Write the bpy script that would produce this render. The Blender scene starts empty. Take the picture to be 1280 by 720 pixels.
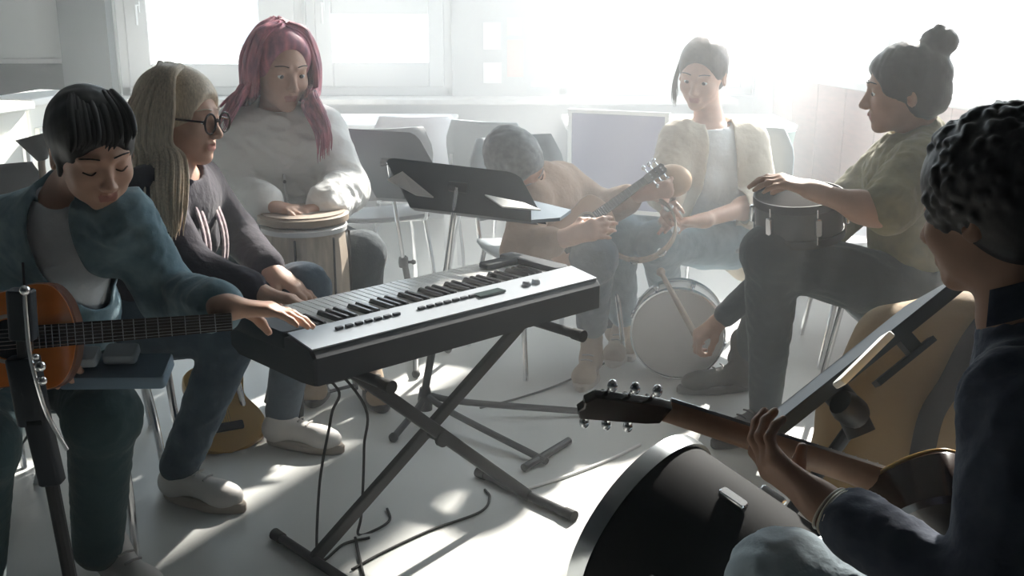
import bpy, math, random
import numpy as np
from mathutils import Vector, Matrix
random.seed(7); RNG = np.random.default_rng(7)
COL = bpy.context.scene.collection
PI = math.pi
# ------------------------------------------------------------------ camera geometry (1280x720)
F, TH, CH = 1350.0, math.radians(15.0), 1.40
def ray(px, py):
    dx, dy = (px-640)/F, (360-py)/F
    return np.array([dx, math.cos(TH)+math.sin(TH)*dy, -math.sin(TH)+math.cos(TH)*dy])
def at(px, py, Y):
    """world point at distance Y along the room"""
    r = ray(px, py); t = Y/r[1]
    return np.array([0, 0, CH]) + r*t
def onz(px, py, z=0.0):
    r = ray(px, py); t = (z-CH)/r[2]
    return np.array([0, 0, CH]) + r*t
def V(*a): return np.array(a if len(a) > 1 else a[0], float)
def nrm(v):
    v = np.asarray(v, float); return v/max(np.linalg.norm(v), 1e-9)
def frame_from(fwd, up):
    """columns: right, fwd, up"""
    f = nrm(fwd); u = np.asarray(up, float); r = nrm(np.cross(f, u)); u = np.cross(r, f)
    return np.stack([r, f, u], 1)
# ------------------------------------------------------------------ materials
def mat(name, col, rough=0.7, metal=0.0, noise=0.0, nscale=20.0, bump=0.0, bscale=60.0, col2=None, wave=None, spec=0.4, sss=0.0, coat=0.0, sheen=0.0, stretch=None):
    m = bpy.data.materials.new(name); m.use_nodes = True
    nt = m.node_tree; b = nt.nodes['Principled BSDF']
    b.inputs['Base Color'].default_value = (*col, 1); b.inputs['Roughness'].default_value = rough
    b.inputs['Metallic'].default_value = metal; b.inputs['Specular IOR Level'].default_value = spec
    if coat: b.inputs['Coat Weight'].default_value = coat; b.inputs['Coat Roughness'].default_value = .12
    if sheen: b.inputs['Sheen Weight'].default_value = sheen
    if sss:
        b.inputs['Subsurface Weight'].default_value = sss; b.inputs['Subsurface Radius'].default_value = (.02, .008, .004)
    tc = nt.nodes.new('ShaderNodeTexCoord'); mp = nt.nodes.new('ShaderNodeMapping')
    nt.links.new(tc.outputs['Object'], mp.inputs['Vector'])
    if stretch: mp.inputs['Scale'].default_value = stretch
    if noise or col2:
        n = nt.nodes.new('ShaderNodeTexNoise'); n.inputs['Scale'].default_value = nscale; n.inputs['Detail'].default_value = 4
        src = n.outputs['Fac']
        nt.links.new(mp.outputs[0], n.inputs['Vector'])
        if wave:
            w = nt.nodes.new('ShaderNodeTexWave'); w.inputs['Scale'].default_value = wave; w.inputs['Distortion'].default_value = 3
            nt.links.new(mp.outputs[0], w.inputs['Vector']); src = w.outputs['Fac']
        r = nt.nodes.new('ShaderNodeValToRGB')
        c2 = col2 if col2 else tuple(max(0, c*(1-noise)) for c in col)
        r.color_ramp.elements[0].position = .3; r.color_ramp.elements[1].position = .7
        r.color_ramp.elements[0].color = (*c2, 1); r.color_ramp.elements[1].color = (*col, 1)
        nt.links.new(src, r.inputs['Fac']); nt.links.new(r.outputs[0], b.inputs['Base Color'])
    if bump:
        n2 = nt.nodes.new('ShaderNodeTexNoise'); n2.inputs['Scale'].default_value = bscale; n2.inputs['Detail'].default_value = 3
        nt.links.new(mp.outputs[0], n2.inputs['Vector'])
        bp = nt.nodes.new('ShaderNodeBump'); bp.inputs['Strength'].default_value = bump; bp.inputs['Distance'].default_value = .004
        nt.links.new(n2.outputs['Fac'], bp.inputs['Height']); nt.links.new(bp.outputs[0], b.inputs['Normal'])
    return m
# ------------------------------------------------------------------ objects
def tag(o, label=None, cat=None, group=None, kind=None):
    if label: o['label'] = label
    if cat: o['category'] = cat
    if group: o['group'] = group
    if kind: o['kind'] = kind
    return o
WL = {}
def empty(name, loc=(0, 0, 0), label=None, cat=None, group=None):
    o = bpy.data.objects.new(name, None); COL.objects.link(o); o.location = [float(c) for c in loc]; o.empty_display_size = .05
    WL[o] = V(*[float(c) for c in loc]); return tag(o, label, cat, group)
def link_mesh(name, verts, faces, mats, parent=None, smooth=True, midx=None):
    verts = np.asarray(verts, float)
    base = WL[parent] if parent is not None else V(0, 0, 0)
    org = verts.mean(0) if False else base
    me = bpy.data.meshes.new(name)
    me.from_pydata((verts-org).tolist(), [], faces if isinstance(faces, list) else faces.tolist())
    for m in (mats if isinstance(mats, (list, tuple)) else [mats]): me.materials.append(m)
    if smooth: me.polygons.foreach_set('use_smooth', [True]*len(me.polygons))
    if midx is not None: me.polygons.foreach_set('material_index', np.asarray(midx, np.int32))
    me.update()
    o = bpy.data.objects.new(name, me); COL.objects.link(o)
    if parent is not None: o.parent = parent
    WL[o] = org
    return o
def autosmooth(o, deg=35):
    me = o.data
    n = len(me.polygons)
    me.polygons.foreach_set('use_smooth', [True]*n)
    bpy.context.view_layer.update()
    me.set_sharp_from_angle(angle=math.radians(deg))
class MB:
    def __init__(s): s.v = []; s.f = []; s.n = 0
    def add(s, v, f):
        v = np.asarray(v, float).reshape(-1, 3); s.v.append(v); s.f += [tuple(int(i)+s.n for i in q) for q in f]; s.n += len(v); return s
    def box(s, c, size, R=None, taper=None):
        hx, hy, hz = [a/2 for a in size]; c = V(*c)
        p = np.array([[x*hx, y*hy, z*hz] for z in (-1, 1) for y in (-1, 1) for x in (-1, 1)], float)
        if taper: p[4:, :2] *= taper
        if R is not None: p = p @ np.asarray(R).T
        return s.add(p+c, [(0, 2, 3, 1), (4, 5, 7, 6), (0, 1, 5, 4), (2, 6, 7, 3), (0, 4, 6, 2), (1, 3, 7, 5)])
    def rbox(s, c, size, r=.01, R=None, seg=3):
        """box with rounded vertical edges and softened rims, via prism"""
        hx, hy = size[0]/2-r, size[1]/2-r; o = []
        for (cx, cy, a0) in ((hx, hy, 0), (-hx, hy, PI/2), (-hx, -hy, PI), (hx, -hy, 1.5*PI)):
            for k in range(seg+1):
                a = a0+k*PI/2/seg; o.append((cx+r*math.cos(a), cy+r*math.sin(a)))
        R = np.eye(3) if R is None else np.asarray(R)
        return s.prism(o, c, R[:, 0], R[:, 1], size[2], bev=min(r, size[2]/2)*.4)
    def prism(s, outline, c, ax, ay, t, bev=0.0):
        """outline in the ax/ay plane, extruded along n = ax x ay, centred, thickness t"""
        ax, ay = nrm(ax), nrm(ay); nz = nrm(np.cross(ax, ay)); c = V(*c); o = np.asarray(outline, float); n = len(o)
        cen = o.mean(0)
        lv = [(-t/2, 1), (t/2, 1)]
        if bev > 0:
            lv = [(-t/2, 0), (-t/2+bev, 1), (t/2-bev, 1), (t/2, 0)]
        P = []
        for z, full in lv:
            q = o if full else cen+(o-cen)*(1-bev/np.maximum(np.linalg.norm(o-cen, axis=1, keepdims=True), 1e-6))
            P.append(c+q[:, :1]*ax+q[:, 1:]*ay+z*nz)
        f = []
        for k in range(len(lv)-1):
            for i in range(n):
                j = (i+1) % n; f.append((k*n+i, k*n+j, (k+1)*n+j, (k+1)*n+i))
        f.append(tuple(range(n))[::-1]); f.append(tuple((len(lv)-1)*n+i for i in range(n)))
        return s.add(np.concatenate(P), f)
    def tube(s, pts, r, n=10, flat=1.0, up=None, caps=True):
        pts = np.asarray(pts, float); m = len(pts)
        r = np.full(m, r) if np.isscalar(r) else np.asarray(r, float)
        T = np.gradient(pts, axis=0); T /= np.maximum(np.linalg.norm(T, axis=1, keepdims=True), 1e-9)
        u = V(*up) if up is not None else (V(0, 0, 1) if abs(T[0][2]) < .9 else V(1, 0, 0))
        P = []
        for i in range(m):
            a = nrm(np.cross(T[i], u)); 
            b = np.cross(a, T[i]);
            if up is None: u = b
            ang = np.linspace(0, 2*PI, n, endpoint=False)
            P.append(pts[i]+np.outer(np.cos(ang), a)*r[i]+np.outer(np.sin(ang), b)*r[i]*flat)
        f = []
        for k in range(m-1):
            for i in range(n):
                j = (i+1) % n; f.append((k*n+i, (k+1)*n+i, (k+1)*n+j, k*n+j))
        if caps: f.append(tuple(range(n))); f.append(tuple((m-1)*n+i for i in range(n))[::-1])
        return s.add(np.concatenate(P), f)
    def rod(s, a, b, r, n=12, r2=None): return s.tube([a, b], [r, r if r2 is None else r2], n)
    def lathe(s, prof, c, axis=(0, 0, 1), n=32, closed=False, ref=None):
        """prof: (radius, height) pairs"""
        ax = nrm(axis); u = V(*ref) if ref is not None else (V(1, 0, 0) if abs(ax[0]) < .9 else V(0, 1, 0)); u = nrm(u-ax*np.dot(u, ax)); w = np.cross(ax, u); c = V(*c)
        ang = np.linspace(0, 2*PI, n, endpoint=False); P = []
        for r, h in prof: P.append(c+ax*h+np.outer(np.cos(ang), u)*r+np.outer(np.sin(ang), w)*r)
        f = []; m = len(prof)
        for k in range(m if closed else m-1):
            k2 = (k+1) % m
            for i in range(n):
                j = (i+1) % n; f.append((k*n+i, k*n+j, k2*n+j, k2*n+i))
        if not closed:
            f.append(tuple(range(n))[::-1]); f.append(tuple((m-1)*n+i for i in range(n)))
        return s.add(np.concatenate(P), f)
    def torus(s, c, axis, R, r, n=40, m=10, flat=1.0):
        return s.lathe([(R+r*math.cos(a), flat*r*math.sin(a)) for a in np.linspace(0, 2*PI, m, endpoint=False)], c, axis, n, closed=True)
    def ball(s, c, r, n=14, R=None):
        r = (r, r, r) if np.isscalar(r) else r
        P = []; m = n//2+1
        for i in range(m+1):
            t = PI*i/m
            for j in range(n): a = 2*PI*j/n; P.append((math.sin(t)*math.cos(a)*r[0], math.sin(t)*math.sin(a)*r[1], -math.cos(t)*r[2]))
        P = np.array(P); P = P if R is None else P @ np.asarray(R).T
        f = [(i*n+j, i*n+(j+1) % n, (i+1)*n+(j+1) % n, (i+1)*n+j) for i in range(m) for j in range(n)]
        return s.add(P+V(*c), f)
    def build(s, name, m, parent=None, smooth=35, bevel=0.0):
        o = link_mesh(name, np.concatenate(s.v), s.f, m, parent, smooth=bool(smooth))
        if smooth: autosmooth(o, smooth)
        if bevel:
            b = o.modifiers.new('bevel', 'BEVEL'); b.width = bevel; b.segments = 2; b.limit_method = 'ANGLE'
        return o
def spline(pts, n=24):
    """Catmull-Rom through the points"""
    p = np.asarray(pts, float); p = np.concatenate([[2*p[0]-p[1]], p, [2*p[-1]-p[-2]]]); out = []
    seg = len(p)-3; per = max(2, n//seg)
    for i in range(seg):
        for k in range(per):
            t = k/per; a, b, c, d = p[i:i+4]
            out.append(.5*((2*b)+(-a+c)*t+(2*a-5*b+4*c-d)*t*t+(-a+3*b-3*c+d)*t**3))
    out.append(p[-2]); return np.array(out)
def copy_tree(o, parent=None):
    c = o.copy(); COL.objects.link(c)
    if parent is not None: c.parent = parent
    for ch in list(o.children): copy_tree(ch, c)
    return c
# ------------------------------------------------------------------ signed distance bodies
def sines(p, seed, freq, octs=3):
    rg = np.random.default_rng(seed); s = np.zeros(len(p)); amp = 1.0
    for o in range(octs):
        for _ in range(3):
            k = rg.normal(size=3); k = k/np.linalg.norm(k)*freq*(2**o)*rg.uniform(.7, 1.3)
            w = rg.normal(size=3)*freq*.5
            s += amp*np.sin(p@k+rg.uniform(0, 6)+1.2*np.sin(p@w))
        amp *= .5
    return s/4
class SDF:
    def __init__(s): s.pr = []
    def cap(s, a, b, ra, rb=None, k=.02, side=None, q=1.0, sub=False):
        s.pr.append(('c', V(*a), V(*b), ra, ra if rb is None else rb, k, None if side is None else nrm(side), q, sub)); return s
    def ell(s, c, r, R=None, k=.02, sub=False):
        r = V(r, r, r) if np.isscalar(r) else V(*r)
        s.pr.append(('e', V(*c), r, np.eye(3) if R is None else np.asarray(R), k, sub)); return s
    def chain(s, pts, rs, k=.02, side=None, q=1.0):
        for i in range(len(pts)-1): s.cap(pts[i], pts[i+1], rs[i], rs[i+1], k, side, q)
        return s
    def mesh(s, h=.005, smooth=1, disp=None):
        lo = np.full(3, 1e9); hi = -lo; bbs = []
        for p in s.pr:
            if p[0] == 'c':
                m = max(p[3], p[4])*max(p[7], 1)+p[5]+2*h; a = np.minimum(p[1], p[2])-m; b = np.maximum(p[1], p[2])+m; sub = p[8]
            else:
                m = max(p[2])+p[4]+2*h; a = p[1]-m; b = p[1]+m; sub = p[5]
            bbs.append((a, b))
            if not sub: lo = np.minimum(lo, a); hi = np.maximum(hi, b)
        lo -= h; n = np.ceil((hi-lo)/h).astype(int)+2
        Fd = np.full(n, .08, np.float32)
        ax = [lo[i]+h*np.arange(n[i]) for i in range(3)]
        for p, (a, b) in zip(s.pr, bbs):
            i0 = np.clip(((a-lo)/h).astype(int), 0, n); i1 = np.clip(((b-lo)/h).astype(int)+1, 0, n)
            if (i1 <= i0).any(): continue
            X = ax[0][i0[0]:i1[0]].astype(np.float32)[:, None, None]; Y = ax[1][i0[1]:i1[1]].astype(np.float32)[None, :, None]; Z = ax[2][i0[2]:i1[2]].astype(np.float32)[None, None, :]
            if p[0] == 'c':
                _, A, B, ra, rb, k, side, q, sub = p
                d = B-A; L2 = max(d@d, 1e-9); x, y, z = X-A[0], Y-A[1], Z-A[2]
                t = np.clip((x*d[0]+y*d[1]+z*d[2])/L2, 0, 1)
                x = x-t*d[0]; y = y-t*d[1]; z = z-t*d[2]
                ss = x*x+y*y+z*z
                if side is not None:
                    w = x*side[0]+y*side[1]+z*side[2]; ss = ss-w*w*(1-1/(q*q))
                D = np.sqrt(np.maximum(ss, 0))-(ra+t*(rb-ra))
            else:
                _, C, r, R, k, sub = p
                x, y, z = X-C[0], Y-C[1], Z-C[2]
                l = [(x*R[0, i]+y*R[1, i]+z*R[2, i]) for i in range(3)]
                k0 = np.sqrt((l[0]/r[0])**2+(l[1]/r[1])**2+(l[2]/r[2])**2); k1 = np.sqrt((l[0]/r[0]**2)**2+(l[1]/r[1]**2)**2+(l[2]/r[2]**2)**2)
                D = k0*(k0-1)/np.maximum(k1, 1e-6)
            sl = tuple(slice(i0[i], i1[i]) for i in range(3)); G = Fd[sl]
            if sub:
                D = -D; H = np.maximum(k-np.abs(G-D), 0)/k; Fd[sl] = np.maximum(G, D)+H*H*k*.25
            else:
                H = np.maximum(k-np.abs(G-D), 0)/k; Fd[sl] = np.minimum(G, D)-H*H*k*.25
        return nets(Fd, lo, h, smooth)
def nets(Fd, lo, h, smooth=1):
    neg = Fd < 0; c = neg.astype(np.int8)
    cnt = sum(c[i:c.shape[0]-1+i, j:c.shape[1]-1+j, k:c.shape[2]-1+k] for i in (0, 1) for j in (0, 1) for k in (0, 1))
    act = (cnt > 0) & (cnt < 8); idx = np.argwhere(act)
    ids = np.full(act.shape, -1, np.int32); ids[act] = np.arange(len(idx))
    acc = np.zeros((len(idx), 3)); num = np.zeros(len(idx))
    cor = [(i, j, k) for i in (0, 1) for j in (0, 1) for k in (0, 1)]
    vals = {q: Fd[idx[:, 0]+q[0], idx[:, 1]+q[1], idx[:, 2]+q[2]] for q in cor}
    for q in cor:
        for a in range(3):
            if q[a]: continue
            q2 = list(q); q2[a] = 1; q2 = tuple(q2); v0, v1 = vals[q], vals[q2]; m = (v0 < 0) != (v1 < 0)
            t = np.where(m, v0/np.where(m, v0-v1, 1), 0); p = np.zeros((len(idx), 3)); p[:] = q; p[:, a] = t
            acc[m] += p[m]; num[m] += 1
    vert = lo+h*(idx+acc/num[:, None])
    faces = []
    for a in range(3):
        b, c2 = (a+1) % 3, (a+2) % 3
        s0 = [slice(None)]*3; s1 = [slice(None)]*3; s0[a] = slice(0, -1); s1[a] = slice(1, None)
        n0, n1 = neg[tuple(s0)], neg[tuple(s1)]; e = np.argwhere(n0 != n1)
        e = e[(e[:, b] > 0) & (e[:, c2] > 0) & (e[:, b] < neg.shape[b]-1) & (e[:, c2] < neg.shape[c2]-1)]
        def cell(db, dc):
            q = e.copy(); q[:, b] -= db; q[:, c2] -= dc; return ids[q[:, 0], q[:, 1], q[:, 2]]
        Q = np.stack([cell(1, 1), cell(0, 1), cell(0, 0), cell(1, 0)], 1)
        flip = ~n0[e[:, 0], e[:, 1], e[:, 2]]; Q[flip] = Q[flip][:, ::-1]; faces.append(Q)
    Q = np.concatenate(faces); Q = Q[(Q >= 0).all(1)]
    for _ in range(smooth):
        ac = np.zeros_like(vert); nn = np.zeros(len(vert))
        for i in range(4):
            j = (i+1) % 4; np.add.at(ac, Q[:, i], vert[Q[:, j]]); np.add.at(nn, Q[:, i], 1); np.add.at(ac, Q[:, j], vert[Q[:, i]]); np.add.at(nn, Q[:, j], 1)
        vert = .45*vert+.55*ac/np.maximum(nn, 1)[:, None]
    return vert, Q
def vnormals(v, Q):
    n = np.cross(v[Q[:, 2]]-v[Q[:, 0]], v[Q[:, 3]]-v[Q[:, 1]]); N = np.zeros_like(v)
    for i in range(4): np.add.at(N, Q[:, i], n)
    return N/np.maximum(np.linalg.norm(N, axis=1, keepdims=True), 1e-9)
def build_sdf(name, sdf, m, parent, h=.005, wr=0.0, wf=30., seed=1, cut=None, solid=0.0, midx=None, smooth=1, aniso=None, ridged=True):
    v, Q = sdf.mesh(h, smooth)
    if wr:
        N = vnormals(v, Q); p = v if aniso is None else v*np.asarray(aniso)
        s = sines(p, seed, wf, 3)
        if ridged: s = (.6-np.abs(s)*1.6)*(.55+.45*np.sin(sines(p, seed+50, wf*.25, 1)*3))
        v = v+N*(s*wr)[:, None]
    if cut is not None:
        cc = v[Q].mean(1); Q = Q[~cut(cc)]
        used = np.zeros(len(v), bool); used[Q.ravel()] = True; mp = np.cumsum(used)-1; v = v[used]; Q = mp[Q]
        es = np.concatenate([Q[:, [i, (i+1) % 4]] for i in range(4)]); key = np.sort(es, 1); _, inv, ct = np.unique(key, axis=0, return_inverse=True, return_counts=True); be = es[ct[inv.ravel()] == 1]
        for _ in range(30):
            ac = np.zeros_like(v); nn = np.zeros(len(v)); np.add.at(ac, be[:, 0], v[be[:, 1]]); np.add.at(nn, be[:, 0], 1); np.add.at(ac, be[:, 1], v[be[:, 0]]); np.add.at(nn, be[:, 1], 1)
            on_ = nn > 0; v[on_] = .5*v[on_]+.5*ac[on_]/nn[on_][:, None]
    mi = None
    if midx is not None: mi = midx(v[Q].mean(1))
    o = link_mesh(name, v, Q, m, parent, True, mi)
    if solid:
        sm = o.modifiers.new('cloth', 'SOLIDIFY'); sm.thickness = solid; sm.offset = -1
    return o
HAZE, SUN, SKY, EXPO, AZ, EL = .18, 34.0, 7.0, 0.15, 27.5, 33.0
# ------------------------------------------------------------------ people
SKIN = mat('skin', (.62, .38, .28), .5, noise=.12, nscale=30, sss=.05)
SKIN_D = mat('skin_tan', (.42, .24, .16), .5, noise=.12, nscale=30)
LIP = mat('lips', (.50, .24, .20), .45)
EYEW = mat('eye_white', (.8, .8, .78), .2); EYED = mat('eye_dark', (.05, .035, .03), .15)
def headT(hd):
    Rm = frame_from(hd['fwd'], hd['up']); s = hd.get('s', 1.0); c = V(*hd['c'])
    return (lambda *p: c+Rm@(V(*p)*s)), Rm, s, c
def add_head(S, hd):
    T, Rm, s, c = headT(hd); fem = hd.get('fem', False)
    S.ell(T(0, -.014, .030), V(.076, .096, .082)*s, Rm, .02)
    S.ell(T(0, .018, -.018), V(.064, .074, .080)*s, Rm, .03)
    j = .052 if fem else .058
    S.ell(T(0, .030, -.062), V(j, .052, .044)*s, Rm, .025)
    S.ell(T(0, .070, -.094), V(.022, .018, .016)*s, Rm, .028)
    for x in (-1, 1):
        S.ell(T(x*.036, .060, -.028), .024*s, Rm, .02)
        S.cap(T(x*.012, .087, .024), T(x*.046, .070, .022), .008*s, .007*s, .012)
        S.ell(T(x*.031, .094, .002), V(.017, .013, .011)*s, Rm, .012, sub=True)
        S.ell(T(x*.031, .072, .001), .0132*s, Rm, .004)
        S.ell(T(x*.031, .0745, .0075), V(.0150, .0120, .0085)*s, Rm, .003); S.ell(T(x*.031, .0735, -.0085), V(.0140, .0110, .0060)*s, Rm, .003)
        S.ell(T(x*.078, -.008, -.012), V(.008, .018, .031)*s, frame_from(Rm@V(x*.35, 1, 0), Rm[:, 2]), .008)
        S.ell(T(x*.084, .000, -.010), V(.006, .009, .017)*s, Rm, .004, sub=True)
        S.ell(T(x*.011, .100, -.036), .008*s, Rm, .008)
    S.cap(T(0, .084, .012), T(0, .110, -.030), .0075*s, .0105*s, .012)
    S.cap(T(-.015, .086, -.056), T(.015, .086, -.056), .0065*s, k=.008, side=None)
    S.cap(T(0, .094, -.057), T(0, .094, -.057), .006*s, k=.010)
    S.cap(T(-.013, .085, -.068), T(.013, .085, -.068), .0075*s, k=.009)
    S.cap(T(-.024, .094, -.0622), T(.024, .094, -.0622), .0025*s, k=.004, sub=True)
def add_hand(S, w, d, n, ts, curls, s=1.0, spread=.02, thumb=(.5, .35), k=.007):
    """w wrist, d towards the fingers, n out of the palm, ts the side of the thumb"""
    w = V(*w); d = nrm(d); n = nrm(V(*n)-d*np.dot(n, d)); sd = np.cross(d, n)*ts
    if np.isscalar(curls): curls = [(curls, curls*1.1, curls*.7)]*4
    S.cap(w-d*.02, w+d*.015, .024*s, .022*s, .02, side=sd, q=1.25)
    off = [.030, .010, -.010, -.029]; rr = [.0098, .0100, .0095, .0085]; ln = [.95, 1.06, .98, .78]; kl = [.092, .096, .090, .082]
    for i in range(4):
        kn = w+(d*kl[i]+sd*off[i])*s
        S.cap(w+(d*.012+sd*off[i]*.55)*s, kn, .0155*s, .0125*s, .016)
        a = 0.0; p = kn; dr = nrm(d+sd*(1.5-i)*spread*4)
        for j, L in enumerate((.043, .027, .021)):
            a += curls[i][j]; q = p+(dr*math.cos(a)+n*math.sin(a))*L*ln[i]*s
            S.cap(p, q, rr[i]*s*(1-.09*j), rr[i]*s*(.92-.09*j), k if j else .011); p = q
    b = w+(d*.022+sd*.022+n*.006)*s; t1 = nrm(d*.62+sd*.68+n*.25); m = b+t1*.044*s
    S.cap(b, m, .0165*s, .0125*s, .018)
    t2 = nrm(d*(.8-thumb[0]*.3)+sd*(.45-thumb[0])+n*thumb[0]); e = m+t2*.034*s; S.cap(m, e, .0118*s, .0105*s, .009)
    t3 = nrm(t2+n*thumb[1]-sd*thumb[1]*.5); S.cap(e, e+t3*.026*s, .0105*s, .0085*s, .008)
def torso(S, J, o=0.0, k=.05, bust=0.0, lower=True):
    sd = nrm(J['sr']-J['sl']); mid = (J['sr']+J['sl'])/2; pel = J['pel']; up = nrm(mid-pel)
    hs = np.linalg.norm(J['sr']-J['sl'])/2; w = J.get('w', 1.0)
    fw = nrm(np.cross(up, sd)); J['fw'] = fw; J['upv'] = up; J['sdv'] = sd; J['mid'] = mid
    L = np.linalg.norm(mid-pel); psd = nrm(J['hr']-J['hl'])
    a = mid-up*.05; b = pel+(mid-pel)*.42; 
    S.cap(a-sd*hs*.45, a+sd*hs*.45, .088*w+o, k=k, side=sd, q=1.0)
    S.cap(a, b, .100*w+o, .092*w+o, k, sd, 1.35)
    if lower: S.cap(b, pel, .092*w+o, .105*w+o, k, psd, 1.35)
    S.cap(mid+up*.01, J['neck']+(J['neck']-mid)*.02, .055*w+o, .05+o, k)
    for q in (J['sl'], J['sr']): S.cap(mid+up*.015, q-up*.01, .05*w+o*.8, .050*w+o, k*.8)
    if bust:
        for x in (-1, 1): S.ell(mid-up*.15+fw*.075+sd*x*.068, .055*bust+o*.6, k=.04)
def limb(S, a, b, c, ra, rb, rc, k=.025): 
    S.cap(a, b, ra, rb, k); S.cap(b, c, rb*1.03, rc, k)
def body_prims(J, hd, legs=False):
    S = SDF(); T, Rm, s, c = headT(hd)
    torso(S, J); add_head(S, hd)
    S.cap(T(0, -.03, -.045), J['neck'], .050*J.get('nk', 1), .056*J.get('nk', 1), .03)
    ak = J.get('ak', 1.0)
    for x in 'lr':
        if 'e'+x in J:
            limb(S, J['s'+x], J['e'+x], J['w'+x], .048*ak, .040*ak, .027*ak)
            fm = J['e'+x]+(J['w'+x]-J['e'+x])*.3; S.cap(fm, fm, .043*ak, k=.04)
            H = J.get('hand'+x)
            if H: add_hand(S, J['w'+x], *H[:4], **(H[4] if len(H) > 4 else {}))
        if legs: S.cap(J['k'+x], J['a'+x], .05, .036, .02); S.cap(J['h'+x], J['k'+x], .08, .055, .03)
    return S
def shirt_prims(J, o=.014, cuff=1.0, sleeve_r=1.0, bust=0, lower=True, flare=0.0, arms='lr'):
    S = SDF(); torso(S, J, o, bust=bust, lower=lower); ak = J.get('ak', 1.0)
    for x in arms:
        if 'e'+x not in J: continue
        s_, e_, w_ = J['s'+x], J['e'+x], J['w'+x]
        if cuff <= .5:
            en = s_+(e_-s_)*cuff*2; S.cap(s_, en, (.050*ak+o)*sleeve_r, (.048*ak+o)*sleeve_r, .03)
        else:
            S.cap(s_, e_, (.049*ak+o)*sleeve_r, (.043*ak+o)*sleeve_r, .03)
            en = e_+(w_-e_)*(cuff-.5)*2; S.cap(e_, en, (.045*ak+o)*sleeve_r, (.031*ak+o)*sleeve_r, .025)
            if cuff > .85: S.cap(en-nrm(w_-e_)*.035, en-nrm(w_-e_)*.005, (.034*ak+o)*sleeve_r, k=.006)
    return S
def neck_hole(S, J, r=.062, dep=.05, tilt=.35):
    n = J['neck']; d = nrm(J['fw']*tilt+J['upv']); S.ell(n+d*.03+J['fw']*.01, (r, r, dep), frame_from(J['fw'], J['upv']), .012, sub=True)
def trouser_prims(J, o=.014, hem=.052, kr=1.0, hemfrac=.96):
    S = SDF(); psd = nrm(J['hr']-J['hl'])
    S.cap(J['pel']+nrm(J['mid']-J['pel'])*.06, J['pel'], .10+o, .108+o, .04, psd, 1.35)
    for x in 'lr':
        if 'k'+x not in J: continue
        h_, k_, a_ = J['h'+x], J['k'+x], J['a'+x]
        S.cap(h_, k_, .086+o, .060*kr+o, .04); S.cap(k_, k_+(a_-k_)*hemfrac, .060*kr+o, hem, .03)
        S.ell(k_+(k_-h_)*.02, (.058*kr+o)*1.02, k=.03)
    return S
def make_shoe(parent, ank, toe, mats, L=.27, up=(0, 0, 1), hi=0.0, name='shoe'):
    """ank: ankle point ; toe: direction ; sole on the floor below"""
    d = nrm(toe); u = nrm(V(*up)-d*np.dot(up, d)); sd = np.cross(d, u); a = V(*ank); h0 = a[2] if abs(u[2]) > .9 else .085
    b = a-u*(min(h0, .10)-.018)
    S = SDF(); Rm = np.stack([sd, d, u], 1)
    S.ell(b+d*(L*.56)+u*.022, (.046, L*.20, .036), Rm, .03); S.ell(b-d*.015+u*.032, (.037, .052, .046), Rm, .03)
    S.cap(b+d*.03+u*.045, b+d*L*.45+u*.028, .037, .034, .03, sd, 1.0)
    S.cap(b+u*.05, a+u*(.015+hi), .042, .041+hi*.05, .03)
    root = link_sole = build_sdf(name, S, mats[0], parent, .006, wr=.0015, wf=60, seed=5)
    o = []
    for k in range(28):
        t = 2*PI*k/28; x = math.cos(t); y = math.sin(t)
        o.append((x*(.050 if y > 0 else .041)*(1-.10*abs(y)), (y*L*.5)+L*.5-.055))
    mb = MB(); mb.prism(o, b+u*(-.004), sd, d, .030, .006); mb.build('sole', mats[1], root)
    lc = MB()
    for k in range(4):
        q = b+d*(.075+.028*k)+u*(.079-.011*k); lc.tube([q-sd*.022, q+u*.004, q+sd*.022], .003, 6)
    lc.build('laces', mats[2] if len(mats) > 2 else mats[1], root)
    return root
def eyes(parent, hd, closed=False, brow=None):
    T, Rm, s, c = headT(hd)
    for x in (-1, 1):
        if not closed:
            v = MB().ball(T(x*.031, .0745, .001), .0122*s, 14).build('eye', EYEW, parent)
            MB().ball(T(x*.030, .0815, -.0005), (.0072*s,)*3, 12).build('iris', EYED, v)
        else:
            MB().tube(spline([T(x*.018, .083, -.003), T(x*.031, .0885, -.007), T(x*.045, .079, -.003)], 8), .0016*s, 6).build('eyelashes', EYED, parent)
        if brow: MB().tube(spline([T(x*.014, .0940, .029), T(x*.031, .0905, .0325), T(x*.050, .076, .027)], 8), [.0022*s, .0026*s]*4+[.0015*s], 6, flat=.7).build('eyebrow', brow, parent)
def lips_idx(hd):
    T, Rm, s, c = headT(hd)
    def f(cc):
        q = (cc-c)@Rm/s
        return ((np.abs(q[:, 0]) < .020-.45*np.abs(q[:, 2]+.062)) & (q[:, 1] > .078) & (q[:, 2] < -.0535) & (q[:, 2] > -.0735)).astype(np.int32)
    return f
def hair_cap(hd, grow=.012, front=.045, low=-.05, side=.0, k=.02):
    """skull cap cut away from the face"""
    T, Rm, s, c = headT(hd); S = SDF(); g = grow
    S.ell(T(0, -.016, .034), V(.076+g, .097+g, .082+g)*s, Rm, k)
    S.ell(T(0, -.045, -.02), V(.068+g*.7, .062+g, .07)*s, Rm, k)
    return S, T, Rm, s
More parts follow.
